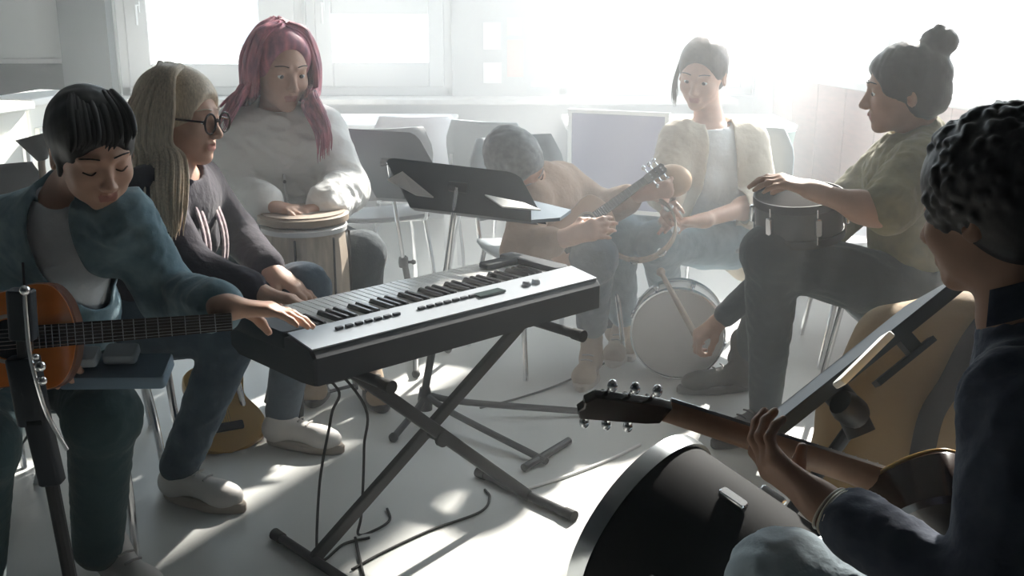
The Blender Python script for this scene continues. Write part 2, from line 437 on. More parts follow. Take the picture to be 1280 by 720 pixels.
def slick(mb, T, s, n=80, r=.0055, end=(0, -.118, .05), seed=1, top=.0, g=.004):
    rg = np.random.default_rng(seed)
    for i in range(n):
        a = rg.uniform(-1.75, 1.75); x, z = math.sin(a), math.cos(a)
        st_ = (x*.074, .083-.030*max(-z, 0)-.060*abs(x), .036+z*.032); m1 = (x*(.084+g), .015, .034+z*(.086+g)); m2 = (x*(.070+g), -.070, .034+z*(.066+g))
        locks(mb, T, s, [[T(*st_), T(*m1), T(*m2), T(*end)]]*2, 1, r, .0015, seed*999+i, 14)
def locks(mb, T, s, guides, n, r, jit, seed, nseg=18, wav=0.0, flat=.5):
    rg = np.random.default_rng(seed)
    G = [spline(g, nseg) for g in guides]
    for i in range(n):
        u = rg.uniform(0, len(G)-1); a = int(u); t = u-a; L = min(len(G[a]), len(G[min(a+1, len(G)-1)]))
        p = G[a][:L]*(1-t)+G[min(a+1, len(G)-1)][:L]*t
        off = rg.normal(size=3)*jit; w = np.linspace(.35, 1.0, L)[:, None]; p = p+off*w
        if wav: p = p+np.outer(np.sin(np.linspace(0, 9, L)+rg.uniform(0, 6)), rg.normal(size=3))*wav*w
        e = rg.integers(0, 3); p = p[:L-e]
        rad = r*rg.uniform(.7, 1.2)*np.interp(np.linspace(0, 1, len(p)), [0, .12, .75, 1], [.5, 1, .85, .12])
        mb.tube(p, rad, 6, flat=flat)
# ------------------------------------------------------------------ the room
M_wall = mat('wall_paint', (.46, .47, .47), .85, noise=.06, nscale=3)
M_wall_dk = mat('wall_paint_grey', (.11, .12, .12), .85, noise=.08, nscale=3)
M_frame = mat('window_frame_white', (.62, .63, .63), .45)
M_rear = mat('unseen_wall_dark', (.12, .13, .135), .9, noise=.08, nscale=3)  # for unseen walls, toned dark to cut the bounced fill light
M_sill = mat('sill_stone', (.55, .54, .52), .6, noise=.15, nscale=14)
M_ceil = mat('ceiling_white', (.75, .75, .74), .9)
M_panel = mat('red_brown_panel', (.36, .17, .13), .6, noise=.25, nscale=9, stretch=(1, 1, 6))
def floor_mat():
    m = mat('floor_concrete', (.60, .61, .59), .42, noise=.12, nscale=2.2, bump=.05, bscale=30, spec=.5)
    nt = m.node_tree; b = nt.nodes['Principled BSDF']
    n = nt.nodes.new('ShaderNodeTexNoise'); n.inputs['Scale'].default_value = 6; n.inputs['Detail'].default_value = 6
    mr = nt.nodes.new('ShaderNodeMapRange'); mr.inputs[3].default_value = .30; mr.inputs[4].default_value = .55
    nt.links.new(n.outputs['Fac'], mr.inputs[0]); nt.links.new(mr.outputs[0], b.inputs['Roughness']); return m
M_floor = floor_mat()
def glass_mat():
    m = bpy.data.materials.new('window_glass'); m.use_nodes = True; nt = m.node_tree; nt.nodes.clear()
    o = nt.nodes.new('ShaderNodeOutputMaterial'); t = nt.nodes.new('ShaderNodeBsdfTransparent'); g = nt.nodes.new('ShaderNodeBsdfGlossy')
    t.inputs[0].default_value = (.97, .98, .98, 1); g.inputs['Roughness'].default_value = .02; mx = nt.nodes.new('ShaderNodeMixShader'); mx.inputs[0].default_value = .06
    nt.links.new(t.outputs[0], mx.inputs[1]); nt.links.new(g.outputs[0], mx.inputs[2]); nt.links.new(mx.outputs[0], o.inputs[0]); return m
M_glass = glass_mat()
YB = 7.0; XL = -4.2; H = 4.7; YF = -3.0
RC = V(1.66, YB, 0); RD = nrm(V(.38, -2.67, 0)); RN = V(-RD[1], RD[0], 0)   # right wall: corner, run towards the viewer, outward normal
if RN[0] < 0: RN = -RN
def rp(t, z, out=0.0): return RC+RD*t+V(0, 0, z)+RN*out
RL = (YB-YF)/-RD[1]
XR0 = rp(RL, 0)[0]
def st(mb, name, m, **k): return tag(mb.build(name, m, **k), kind='structure')
st(MB().box(((XL+XR0)/2, (YB+YF)/2+.1, -.05), (XR0-XL+.6, YB-YF+.6, .1)), 'floor', M_floor, smooth=0)
st(MB().box(((XL+XR0)/2, (YB+YF)/2+.1, H+.05), (XR0-XL+.6, YB-YF+.6, .1)), 'ceiling', mat('ceiling_board', (.22, .22, .22), .9), smooth=0)  # out of view, dark so it bounces less fill
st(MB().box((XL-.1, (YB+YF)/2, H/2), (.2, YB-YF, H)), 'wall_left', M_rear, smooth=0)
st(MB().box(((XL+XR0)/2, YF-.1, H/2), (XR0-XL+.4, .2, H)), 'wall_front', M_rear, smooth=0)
# back wall: window openings between x-ranges; sill at ZS
ZS = .80; ZT = 4.2
wins = [(-2.50, -1.32), (-1.30, -.38), (.30, 1.08), (1.10, 1.54)]
bw = MB(); 
bw.box(((XL+RC[0])/2, YB+.13, ZS/2), (RC[0]-XL+.3, .26, ZS)); bw.box(((XL+RC[0])/2, YB+.13, (ZT+H)/2), (RC[0]-XL+.3, .26, H-ZT))
for a, b in ((XL, -2.50), (-1.32, -1.30), (-.38, .30), (1.08, 1.10), (1.54, RC[0]+.15)): bw.box(((a+b)/2, YB+.13, (ZS+ZT)/2), (b-a, .26, ZT-ZS))
st(bw, 'wall_back', M_wall, smooth=0)
# a grey pier and a dark strip painting in the wall's shade left of the windows
st(MB().box((-2.66, YB-.06, H/2), (.30, .12, H)), 'trim_1', M_wall_dk, smooth=0)
st(MB().box((-3.52, YB-.012, .93), (1.36, .024, .34)), 'shade_strip', mat('wall_shade_band', (.06, .065, .065), .9, spec=.1), smooth=0)
st(MB().box((1.60, YB-.05, H/2), (.10, .10, H)), 'trim_3', M_wall, smooth=0)
bs = MB(); bs.box((-.6, YB-.11, ZS-.02), (4.0, .26, .035)); st(bs, 'trim_4', M_sill, smooth=0, bevel=.006)
def window(n, a, b, zrail, glass):
    root = tag(empty('window_%d' % n, ((a+b)/2, YB+.08, ZS)), kind='structure'); w = b-a; y = YB+.07
    f = MB(); fr = .055
    for x in (a+fr/2, b-fr/2): f.box((x, y, (ZS+ZT)/2), (fr, .09, ZT-ZS))
    for z in (ZS+fr/2, ZT-fr/2): f.box(((a+b)/2, y, z), (w, .09, fr))
    f.build('outer_frame', M_frame, root, smooth=0, bevel=.006)
    ga, gb, gz = glass; s = MB()
    s.box(((a+fr+ga)/2, y-.02, (ZS+ZT)/2), (ga-a-fr, .07, ZT-ZS-.1)); s.box(((gb+b-fr)/2, y-.02, (ZS+ZT)/2), (b-fr-gb, .07, ZT-ZS-.1))
    s.box(((ga+gb)/2, y-.02, (ZS+.05+gz)/2), (gb-ga, .07, gz-ZS-.05)); s.box(((ga+gb)/2, y-.02, ZT-.10), (gb-ga, .07, .12))
    if zrail: s.box(((ga+gb)/2, y-.02, zrail), (gb-ga, .07, .10))
    s.build('sash', M_frame, root, smooth=0, bevel=.008)
    MB().box(((ga+gb)/2, y-.01, (gz+ZT-.15)/2), (gb-ga+.02, .008, ZT-.15-gz+.02)).build('glass_pane', M_glass, root, smooth=0)
    h = MB(); h.box((ga-.05, y-.065, gz+.35), (.022, .02, .07)); h.tube([(ga-.05, y-.07, gz+.36), (ga-.05, y-.11, gz+.36), (ga-.05, y-.11, gz+.24)], .009, 8); h.build('window_handle', M_frame, root)
window(1, *wins[0], None, (-2.30, -1.60, 1.00)); window(2, *wins[1], 1.355, (-1.14, -.53, 1.01)); window(3, *wins[2], None, (.46, 1.02, 1.09)); window(4, *wins[3], None, (1.17, 1.46, 1.04))
# right wall: low panelled wall, stone ledge and a band of windows above
ZR = .96
def rbox(mb, t0, t1, z0, z1, o0, o1):
    R = np.stack([RD, RN, V(0, 0, 1)], 1)
    return mb.box(rp((t0+t1)/2, (z0+z1)/2, (o0+o1)/2), (t1-t0, o1-o0, z1-z0), R)
w = MB(); rbox(w, -.2, RL, 0, ZR, .02, .26); rbox(w, -.2, RL, ZT+.1, H, 0, .26)
for a, b in ((-.2, .12), (3.2, RL)): rbox(w, a, b, ZR, ZT+.1, 0, .26)
st(w, 'wall_right', M_wall, smooth=0)
w = MB()
k = 0; t = .02
while t < 6.2:
    rbox(w, t+.004, min(t+.36, 6.2)-.004, .10, ZR-.02, -.012, .022); t += .36
rbox(w, 0, 6.2, 0, .10, -.02, .022); st(w, 'trim_5', M_panel, smooth=0, bevel=.003)
w = MB(); rbox(w, 0, 6.3, ZR-.02, ZR+.025, -.07, .22); st(w, 'trim_6', M_sill, smooth=0, bevel=.006)
for n, (a, b) in enumerate(((.12, 1.30), (1.42, 3.2)), 5):
    root = tag(empty('window_%d' % n, rp((a+b)/2, ZR, .12)), kind='structure'); f = MB(); fr = .07
    rbox(f, a, a+fr, ZR, ZT+.1, .05, .14); rbox(f, b-fr, b, ZR, ZT+.1, .05, .14); rbox(f, a, b, ZR+.02, ZR+.075, .05, .14); rbox(f, a, b, ZT+.03, ZT+.1, .05, .14)
    f.build('frame', M_frame, root, smooth=0, bevel=.006)
    g = MB(); rbox(g, a+.05, b-.05, ZR+.06, ZT+.05, .09, .097); g.build('glass_pane', M_glass, root, smooth=0)
w = MB(); rbox(w, 1.30, 1.42, ZR, ZT+.1, -.0, .2); st(w, 'trim_7', M_frame, smooth=0, bevel=.005)
# ------------------------------------------------------------------ outside
st(MB().box((0, 28, -.65), (90, 70, .1)), 'ground', mat('outside_ground', (.5, .5, .46), .9, noise=.2, nscale=.6), smooth=0)
def building(x, y, w_, d_, h_, m, label, rows, cols):
    r = empty('building', (x, y, -.6), label, 'building'); b = MB(); b.box((x, y, -.6+h_/2), (w_, d_, h_)); b.box((x, y, -.6+h_+.1), (w_+.5, d_+.5, .25)); b.build('wall', m, r, smooth=0)
    wm = mat('far_window_glass', (.35, .38, .40), .3)
    for i in range(cols):
        for j in range(rows):
            p = MB(); cx = x-w_/2+(i+.5)*w_/cols; cz = .6+j*2.9
            p.box((cx, y-d_/2-.02, cz+.4), (w_/cols*.5, .06, 1.4)); p.build('window', wm, r, smooth=0)
building(-1.5, 30, 12, 6, 7, mat('render_cream', (.6, .57, .5), .9), 'pale cream block seen bleached out through the back windows', 2, 5)
building(11.5, 24, 10, 6, 6.5, mat('render_rose', (.55, .45, .42), .9), 'pale rosy block seen bleached out through the side windows', 2, 4)
M_leaf = mat('hedge_leaves', (.16, .22, .10), .8, noise=.4, nscale=6)
def bush(x, y, s, label, seed):
    S = SDF(); rg = np.random.default_rng(seed)
    for k in range(16): S.ell((x+rg.normal()*s*.5, y+rg.normal()*s*.3, -.6+abs(rg.normal())*s*.5+.3*s), s*rg.uniform(.25, .45), k=.1)
    v, Q = S.mesh(.07, 1); v = v+vnormals(v, Q)*(sines(v, seed, 9, 3)*.06)[:, None]
    o = link_mesh('bush', v, Q, M_leaf); WL[o] = V(0, 0, 0); tag(o, label, 'bush', None)
bush(1.7, 13.5, 1.5, 'leafy bush showing faintly beyond the window behind the woman in the white tank top', 3)
bush(6.8, 12.0, 1.4, 'leafy bush showing faintly beyond the side windows above the woman with the topknot', 4)
# ------------------------------------------------------------------ wall items
M_pap = [mat('paper_white', (.75, .75, .73), .8), mat('paper_cream', (.68, .58, .46), .8), mat('paper_rose', (.62, .42, .38), .8), mat('paper_grey', (.42, .44, .45), .8)]
for (x0, y0, x1, y1, mi, lb) in ((604, 28, 626, 62, 0, 'white sheet pinned high on the pillar between the windows'), (604, 78, 627, 104, 0, 'white sheet pinned on the pillar below another white sheet'),
        (634, 22, 652, 44, 1, 'cream sheet pinned at the top middle of the pillar'), (634, 50, 654, 96, 2, 'rosy sheet pinned in the middle of the pillar'),
        (660, 6, 690, 64, 3, 'grey notice on the right of the pillar, the upper of two'), (658, 72, 688, 116, 3, 'grey notice on the right of the pillar, the lower of two')):
    a, b = at(x0, y0, YB-.005), at(x1, y1, YB-.005); mb = MB(); mb.box((a+b)/2, (abs(b[0]-a[0]), .004, abs(a[2]-b[2])))
    if mi == 3:
        r = empty('notice', ((a+b)/2)); mb.build('sheet', M_pap[mi], r, smooth=0)
        for k in range(2):
            z = a[2]+(b[2]-a[2])*(.35+.4*k); MB().box(((a[0]+b[0])/2, YB-.009, z), (abs(b[0]-a[0])*.6, .003, abs(a[2]-b[2])*.14)).build('white_strip', M_pap[0], r, smooth=0)
        tag(r, lb, 'notice')
    else: tag(mb.build('paper_sheet', M_pap[mi], smooth=0), lb, 'paper')
a, b = at(-60, -30, YB-.01), at(92, 76, YB-.01)
r = empty('whiteboard', ((a+b)/2)); 
MB().box(((a[0]+b[0])/2, YB-.02, (a[2]+b[2])/2+.0), (b[0]-a[0], .02, a[2]-b[2])).build('board', mat('board_grey_white', (.42, .44, .43), .5), r, smooth=0)
fb = MB()
fb.box(((a[0]+b[0])/2, YB-.03, b[2]), (b[0]-a[0], .03, .03)); fb.box((b[0], YB-.03, (a[2]+b[2])/2), (.03, .03, a[2]-b[2])); fb.build('frame', mat('alu_frame', (.5, .5, .5), .4, .6), r, smooth=0)
tag(r, 'pale grey board mounted on the back wall left of the windows', 'board')
# ------------------------------------------------------------------ desks and chairs by the windows
M_white = mat('laminate_white', (.82, .82, .80), .35); M_chrome = mat('chrome', (.75, .76, .78), .18, 1.0); M_blackm = mat('black_metal', (.018, .020, .023), .5, spec=.25)
M_grey = mat('grey_plastic', (.36, .38, .40), .5); M_cream = mat('cream_laminate', (.74, .74, .70), .5)
def table(cx, cy, w_, d_, z, label, panel=None):
    r = empty('table', (cx, cy, 0), label, 'table', None)
    MB().rbox((cx, cy, z-.014), (w_, d_, .028), .03).build('tabletop', M_white, r)
    MB().box((cx, cy+d_/2-.03, z-.22), (w_-.1, .018, .30)).build('modesty_panel', panel or M_cream, r, smooth=0)
    for sx in (-1, 1):
        for sy in (-1, 1):
            MB().rod((cx+sx*(w_/2-.05), cy+sy*(d_/2-.05), 0), (cx+sx*(w_/2-.05), cy+sy*(d_/2-.05), z-.028), .018).build('leg', M_chrome, r)
    ap = MB()
    for sy in (-1, 1): ap.box((cx, cy+sy*(d_/2-.05), z-.05), (w_-.12, .02, .04))
    ap.build('apron', M_grey, r, smooth=0); return r
table(-2.45, 6.4, 1.1, .6, .72, 'white topped table under the left window behind the blonde woman')
table(-.95, 6.35, 1.25, .62, .72, 'white topped table under the second window behind the pink-haired woman')
table(.95, 6.35, 1.3, .62, .72, 'white topped table under the window right of the pillar')
# cabinet-like desks at left
def desk(pl, pr, Y0, Y1, zt, label):
    """front face spans pixels pl..pr ; a box desk with a rim"""
    a, b = at(pl, 150, Y0), at(pr, 150, Y1); d = nrm(V(b[0]-a[0], b[1]-a[1], 0)); n = V(-d[1], d[0], 0); L = np.linalg.norm((b-a)[:2]); c = V((a[0]+b[0])/2, (a[1]+b[1])/2, 0)
    R = np.stack([d, n, V(0, 0, 1)], 1); r = empty('cabinet', c, label, 'cabinet')
    MB().box(c+n*.12+V(0, 0, zt/2), (L, .22, zt-.04), R).build('body', M_cream, r, smooth=0, bevel=.004)
    MB().box(c+n*.11+V(0, 0, zt), (L+.04, .27, .035), R).build('top', M_white, r, smooth=0, bevel=.006)
    MB().box(c+n*-.0+V(0, 0, zt*.46), (L-.06, .03, zt*.82), R).build('door', M_cream, r, smooth=0, bevel=.004)
    MB().box(c-n*.03+V(0, 0, zt*.8)+d*(L*.38), (.015, .02, .10), R).build('handle', M_grey, r, smooth=0)
desk(-70, 36, 4.3, 4.75, .95, 'cream cabinet with a white top standing at the left edge of the room')
desk(40, 106, 5.1, 5.6, .93, 'cream cabinet with a white top behind the short-haired guitarist')
# little black lamp on the far desk
p = at(52, 222, 3.9)
# chairs
M_seat = mat('chair_grey_shell', (.30, .34, .36), .45); M_seat_l = mat('chair_pale_shell', (.62, .62, .66), .5); M_dk = mat('chair_dark_shell', (.05, .055, .06), .45)
def chair(label, shell, leg=None, back_h=.86, w_=.43):
    leg = leg or M_chrome; r = empty('chair', (0, 0, 0), label, 'chair')
    # local: faces -y (towards viewer), back at +y
    S = MB(); n = 9; P = []; Fc = []
    for j in range(n):
        t = j/(n-1); y = -.21+.42*t; z = .44-.012*math.sin(PI*t)+(.012 if j == n-1 else 0)-(.02 if j == 0 else 0)
        for i in range(n): x = (i/(n-1)-.5)*w_*(1-.06*abs(t-.5)*2); P.append((x, y, z+.012*(2*i/(n-1)-1)**2))
    Fc = [(j*n+i, j*n+i+1, (j+1)*n+i+1, (j+1)*n+i) for j in range(n-1) for i in range(n-1)]
    o = link_mesh('seat', P, Fc, shell, r); sm = o.modifiers.new('t', 'SOLIDIFY'); sm.thickness = .016
    P = []
    for j in range(n):
        t = j/(n-1); z = .54+(back_h-.54)*t; cor = 1-.22*max(0, t-.7)/.3-.12*max(0, .2-t)/.2
        for i in range(n): u = 2*i/(n-1)-1; P.append((u*w_/2*cor, .205+.07*t+.03*-(u*u)+.012, z))
    o = link_mesh('backrest', P, Fc, shell, r); sm = o.modifiers.new('t', 'SOLIDIFY'); sm.thickness = .016
    for sx in (-1, 1):
        MB().tube(spline([(sx*.19, -.17, .43), (sx*.215, -.20, .22), (sx*.225, -.235, 0)], 8), .0105, 10).build('leg', leg, r)
        MB().tube(spline([(sx*.19, .17, .43), (sx*.215, .21, .22), (sx*.225, .255, 0)], 8), .0105, 10).build('leg', leg, r)
        MB().tube(spline([(sx*.185, -.1, .425), (sx*.19, .16, .425), (sx*.185, .235, .50), (sx*.18, .262, .70)], 16), .0095, 10).build('back_support', leg, r)
    f = MB(); f.rod((-.19, -.14, .425), (.19, -.14, .425), .009); f.rod((-.19, .14, .425), (.19, .14, .425), .009); f.build('cross_rail', leg, r)
    return r
proto = {}
def place_chair(x, y, rz, label, kind='grey', group=None):
    m = {'grey': M_seat, 'pale': M_seat_l, 'dark': M_dk}[kind]
    if kind not in proto: proto[kind] = chair(label, m); r = proto[kind]
    else: r = copy_tree(proto[kind])
    r.location = (x, y, 0); r.rotation_euler = (0, 0, rz); r['label'] = label; r['group'] = 'shell chairs in the music room'
    return r
# ------------------------------------------------------------------ cloth materials
def cloth(name, col, col2=None, sc=38, b=.9, nz=.12, ns=18, sheen=.15): return mat(name, col, .85, noise=nz, nscale=ns, bump=b, bscale=sc, col2=col2, spec=.15, sheen=sheen)
M_sh_btn = mat('button_grey', (.3, .3, .3), .4)
C_denim_t = cloth('denim_teal', (.23, .34, .39), (.12, .20, .24)); C_tee = cloth('tee_white', (.70, .73, .78), nz=.05)
C_teal_tr = cloth('trousers_dark_teal', (.045, .085, .095)); C_navy = cloth('cardigan_dark', (.04, .035, .048)); C_jean = cloth('jeans_blue', (.075, .11, .145), (.05, .075, .105))
C_beige = cloth('beige_knit', (.50, .44, .37)); C_white = cloth('blouse_white', (.88, .88, .86), nz=.04); C_tank = cloth('tank_white', (.80, .83, .85), nz=.04)
C_open = cloth('shirt_beige', (.62, .55, .45), nz=.08); C_ltjean = cloth('jeans_pale', (.26, .36, .42), (.18, .27, .33)); C_olive = cloth('shirt_olive', (.21, .19, .09), (.14, .13, .07))
C_dark = cloth('trousers_black', (.035, .05, .06)); C_blued = cloth('denim_shirt_blue', (.085, .10, .135), (.045, .055, .085)); C_tan = cloth('sweater_tan', (.42, .29, .21)); C_pale = cloth('pale_denim', (.50, .60, .66))
C_cream = cloth('cream_shirt', (.72, .70, .64), nz=.05)
S_white = mat('sneaker_white', (.72, .69, .66), .6, noise=.06); S_sole = mat('sneaker_sole', (.42, .36, .30), .7); S_tan = mat('boot_tan', (.42, .32, .22), .65, noise=.15); S_blk = mat('boot_dark', (.05, .045, .04), .5)
S_lace = mat('lace', (.40, .38, .36), .8)
H_dark = mat('hair_dark', (.018, .016, .015), .45, noise=.4, nscale=60, stretch=(6, 6, 1)); H_blond = mat('hair_blonde', (.70, .58, .44), .42, col2=(.44, .35, .26), nscale=45, stretch=(5, 5, .8)); H_pinkd = mat('hair_pink', (.62, .22, .27), .5, col2=(.22, .10, .16), nscale=14, stretch=(3, 3, .8))
H_brown = mat('hair_brown', (.09, .06, .045), .5, noise=.4, nscale=50); H_grey = mat('hair_grey', (.30, .31, .31), .6, noise=.3, nscale=50)
def person(x, y, label): return empty('person', (x, y, 0), label, 'person')
def jd(**k):
    J = {a: (V(*b) if isinstance(b, (tuple, list, np.ndarray)) and not a.startswith('hand') else b) for a, b in k.items()}
    if 'hr' not in J:
        pass
    return J
def hips(J, d=.09):
    s = nrm((J['kr']-J['kl'])*V(1, 1, 0)+nrm(J['sr']-J['sl'])*V(1, 1, 0)); J['hr'] = J['pel']+s*d-V(0, 0, .02); J['hl'] = J['pel']-s*d-V(0, 0, .02)
def report(n, J):
    L = lambda a, b: round(float(np.linalg.norm(J[a]-J[b])), 2)
    print('LIMBS', n, {k: L(*k.split('-')) for k in ('sl-sr', 'sl-el', 'el-wl', 'sr-er', 'er-wr', 'pel-kl', 'kl-al', 'pel-kr', 'kr-ar', 'pel-neck') if all(q in J for q in k.split('-'))})
# ================================================================== P1  short-haired guitarist at left
# 'r' is the person's own right, 'l' the own left
J = jd(neck=at(92, 240, 2.44), sl=at(150, 272, 2.36), sr=at(14, 285, 2.48), el=at(212, 372, 2.44), wl=at(283, 384, 2.20), er=at(-62, 432, 2.36), wr=at(-4, 436, 2.10),
       pel=at(62, 455, 2.68), kl=at(128, 520, 2.32), al=at(122, 690, 2.38), kr=at(-30, 560, 2.12), ar=at(-30, 760, 2.2), w=.95, ak=1.0)
J['handl'] = (nrm(V(.93, .25, -.12)), V(.1, -.1, -1), 1, .22, dict(s=1.0)); J['handr'] = (nrm(V(.9, .1, -.3)), V(.1, .6, -.5), 1, .45, dict(s=1.0))
hips(J); report('P1', J); hd = dict(c=at(116, 186, 2.33), fwd=(.56, -.74, -.40), up=(.14, -.30, .95), s=1.04)
P = person(J['pel'][0], J['pel'][1], 'short-haired person in a blue denim shirt bent over an orange guitar')
build_sdf('body', body_prims(J, hd), [SKIN, LIP], P, .0042, midx=lips_idx(hd)); eyes(P, hd, True, H_dark)
S, T, Rm, s = hair_cap(hd, .011)
S.ell(T(0, .115, -.035), V(.075, .085, .095)*s, Rm, .012, sub=True); S.ell(T(0, .07, -.10), V(.10, .085, .08)*s, Rm, .01, sub=True)
S.cap(T(-.070, .010, .0), T(-.072, .012, -.045), .012*s, .006*s, .01); S.cap(T(.070, .010, .0), T(.072, .012, -.045), .012*s, .006*s, .01)
v, Q = S.mesh(.005); v = v+vnormals(v, Q)*(sines(v*V(1, 1, .4), 3, 120, 2)*.0022)[:, None]; mb = MB(); mb.add(v, Q)
g = [[T(x*.7, -.02, .12), T(x*.95+.01, .055, .110), T(x*1.0+.015, .088, .078), T(x*1.0+.025, .096, .058)] for x in (-.07, -.03, .02, .05)]
locks(mb, T, s, g, 60, .007, .005, 4, 12); mb.build('hair', H_dark, P, smooth=60)
tee = shirt_prims(J, .010, cuff=.3); neck_hole(tee, J, .07, .055, .5); build_sdf('t_shirt', tee, C_tee, P, .006, wr=0.0034, wf=57.2, seed=2)
mid, fw, sdv, upv = J['mid'].copy(), J['fw'].copy(), J['sdv'].copy(), J['upv'].copy()
print('P1 fw', fw, 'sd', sdv)
def front_open(mid, fw, sdv, upv, w0, w1, L=.5, dx=0.0):
    def f(cc):
        q = cc-mid; x = q@sdv-dx; z = -(q@upv); y = q@fw
        wid = w0+(w1-w0)*np.clip(z/L, 0, 1)
        return (np.abs(x) < wid) & (y > -.01) & (z > -.12)
    return f
sh = shirt_prims(J, .023, cuff=.93, sleeve_r=1.0); neck_hole(sh, J, .078, .06, .3)
build_sdf('denim_shirt', sh, C_denim_t, P, .006, wr=.010, wf=44.2, seed=11, cut=front_open(mid, fw, sdv, upv, .050, .075, dx=-.045), solid=.004)
tr = trouser_prims(J, .018, .058); build_sdf('trousers', tr, C_teal_tr, P, .007, wr=0.0051, wf=41.6, seed=5)
make_shoe(P, at(140, 692, 2.42)*V(1, 1, 0)+V(0, 0, .09), (.75, -.66, 0), (S_white, S_sole, S_lace)); make_shoe(P, J['ar']*V(1, 1, 0)+V(0, 0, .09), (.1, -1, 0), (S_white, S_sole, S_lace))
cd = MB(); c0 = mid+fw*.128; cd.tube(spline([c0-upv*.02+sdv*.02+fw*.0, c0-upv*.10+sdv*.0+fw*.012, c0-upv*.20-sdv*.02+fw*.018, c0-upv*.26+sdv*.015+fw*.02, c0-upv*.22+sdv*.03+fw*.018, c0-upv*.12-sdv*.005+fw*.014], 30), .0026, 6)
cd.build('cord_necklace', mat('black_cord', (.02, .02, .03), .7), P)
P1 = J
# ================================================================== P2  blonde with glasses, profile to the right
J = jd(neck=at(212, 214, 2.98), sr=at(186, 238, 2.84), sl=at(248, 226, 3.16), er=at(238, 336, 2.78), wr=at(322, 366, 2.72), el=at(296, 292, 3.24), wl=at(340, 340, 3.06),
       pel=at(188, 392, 3.05), kr=at(296, 408, 2.86), ar=at(222, 588, 2.86), kl=at(378, 362, 3.12), al=at(352, 520, 3.28), w=.92, ak=.95)
J['handr'] = (nrm(V(.95, .2, -.25)), V(.0, -.2, -1), 1, .25, dict(s=.95)); J['handl'] = (nrm(V(.85, -.2, -.4)), V(.1, .1, -1), -1, .25, dict(s=.95))
hips(J); report('P2', J); hd = dict(c=at(226, 146, 3.0), fwd=(.95, -.28, -.10), up=(.10, 0, 1), s=1.10, fem=True)
P = person(J['pel'][0], J['pel'][1], 'woman with long straight blonde hair and dark glasses in profile, dark cardigan and jeans')
build_sdf('body', body_prims(J, hd), [SKIN, LIP], P, .0045, midx=lips_idx(hd)); eyes(P, hd, False, H_blond)
S, T, Rm, s = hair_cap(hd, .014)
S.ell(T(0, .135, -.02), V(.09, .085, .10)*s, Rm, .012, sub=True); S.ell(T(0, .10, -.11), V(.12, .10, .09)*s, Rm, .01, sub=True)
v, Q = S.mesh(.006); mb = MB(); mb.add(v, Q)
# long hair: guides fan from the parting over both sides and the back
def long_hair(mb, T, s, n, r, seed, ends, jit=.010):
    G = []
    for (sx, sy, zt, e) in ends:
        G.append([T(.0+.012*sx, -.01+.4*sy, .122), T(.058*sx, .35*sy-.005, .098), T(.092*sx, sy*.75, .02), T(.098*sx, sy*.9, -.07), e])
    locks(mb, T, s, G, n, r, jit, seed, 20, .002)
L0 = lambda a, b, Y: at(a, b, Y)
Gs = []
ends = [(1, .035, 0, [L0(226, 200, 2.86), L0(228, 255, 2.77), L0(222, 300, 2.74)]), (1, .018, 0, [L0(212, 200, 2.85), L0(211, 250, 2.76), L0(214, 292, 2.72)]), (1, .00, 0, [L0(196, 200, 2.86), L0(196, 240, 2.77), L0(200, 268, 2.74)]),
        (.95, -.04, 0, [L0(180, 196, 2.88), L0(178, 230, 2.82), L0(180, 256, 2.84)]), (.6, -.09, 0, [L0(172, 196, 2.94), L0(172, 230, 2.95), L0(174, 250, 2.98)]), (-.2, -.11, 0, [L0(178, 205, 3.02), L0(176, 235, 3.05), L0(176, 250, 3.08)]), (-.9, -.05, 0, [L0(200, 205, 3.12), L0(200, 235, 3.15), L0(205, 260, 3.16)])]
G = [[T(.012*sx, -.01+.5*sy, .126), T(.074*sx, .5*sy, .102), T(.106*sx, sy*1.1, .02), T(.114*sx, sy*1.1, -.05), *e] for (sx, sy, _, e) in ends]
locks(mb, T, s, G, 380, .0080, .006, 5, 42, .002, flat=.9)
mb.build('hair', H_blond, P, smooth=60)
gl = MB(); GM = mat('glasses_dark', (.03, .02, .02), .25)
for x in (-1, 1):
    gl.torus(T(x*.033, .104, -.002), Rm@V(0, 1, .05), .0245*s, .0026*s, 24, 6); gl.tube([T(x*.057, .100, .004), T(x*.078, .03, .004), T(x*.080, -.012, -.004)], .0026*s, 6)
gl.tube([T(-.009, .106, .002), T(0, .110, .005), T(.009, .106, .002)], .0024*s, 6); gl.build('glasses', GM, P)
card = shirt_prims(J, .020, cuff=.93, bust=.8); neck_hole(card, J, .07, .055, .5); build_sdf('cardigan', card, C_navy, P, .006, wr=0.0068, wf=44.2, seed=13)
top = MB()
mid, fw, sdv, upv = J['mid'], J['fw'], J['sdv'], J['upv']
print('P2 fw', fw)
for k, dx in enumerate((-.075, -.05, .05, .078)):
    p0 = J['neck']+sdv*dx*.8+fw*.02; c = MB()
    top.tube(spline([J['neck']-fw*.03+sdv*dx*.9+upv*.015, p0+fw*.045, mid+sdv*dx*1.0+fw*.135-upv*.08, mid+sdv*dx+fw*.165-upv*.20, mid+sdv*dx*.9+fw*.155-upv*.34], 26), .011, 8, flat=.45)
top.build('scarf', cloth('scarf_stripe', (.55, .46, .44), (.22, .16, .20), nz=.5, ns=60), P)
tr = SDF(); build_sdf('trousers', trouser_prims(J, .014, .055, .98), C_jean, P, .007, wr=0.0051, wf=46.8, seed=6)
make_shoe(P, V(J['ar'][0], J['ar'][1], .095), (.93, -.36, 0), (S_white, S_sole, S_lace), L=.28); make_shoe(P, V(J['al'][0], J['al'][1]-.02, .095), (.93, -.30, 0), (S_white, S_sole, S_lace), L=.28)
P2 = J
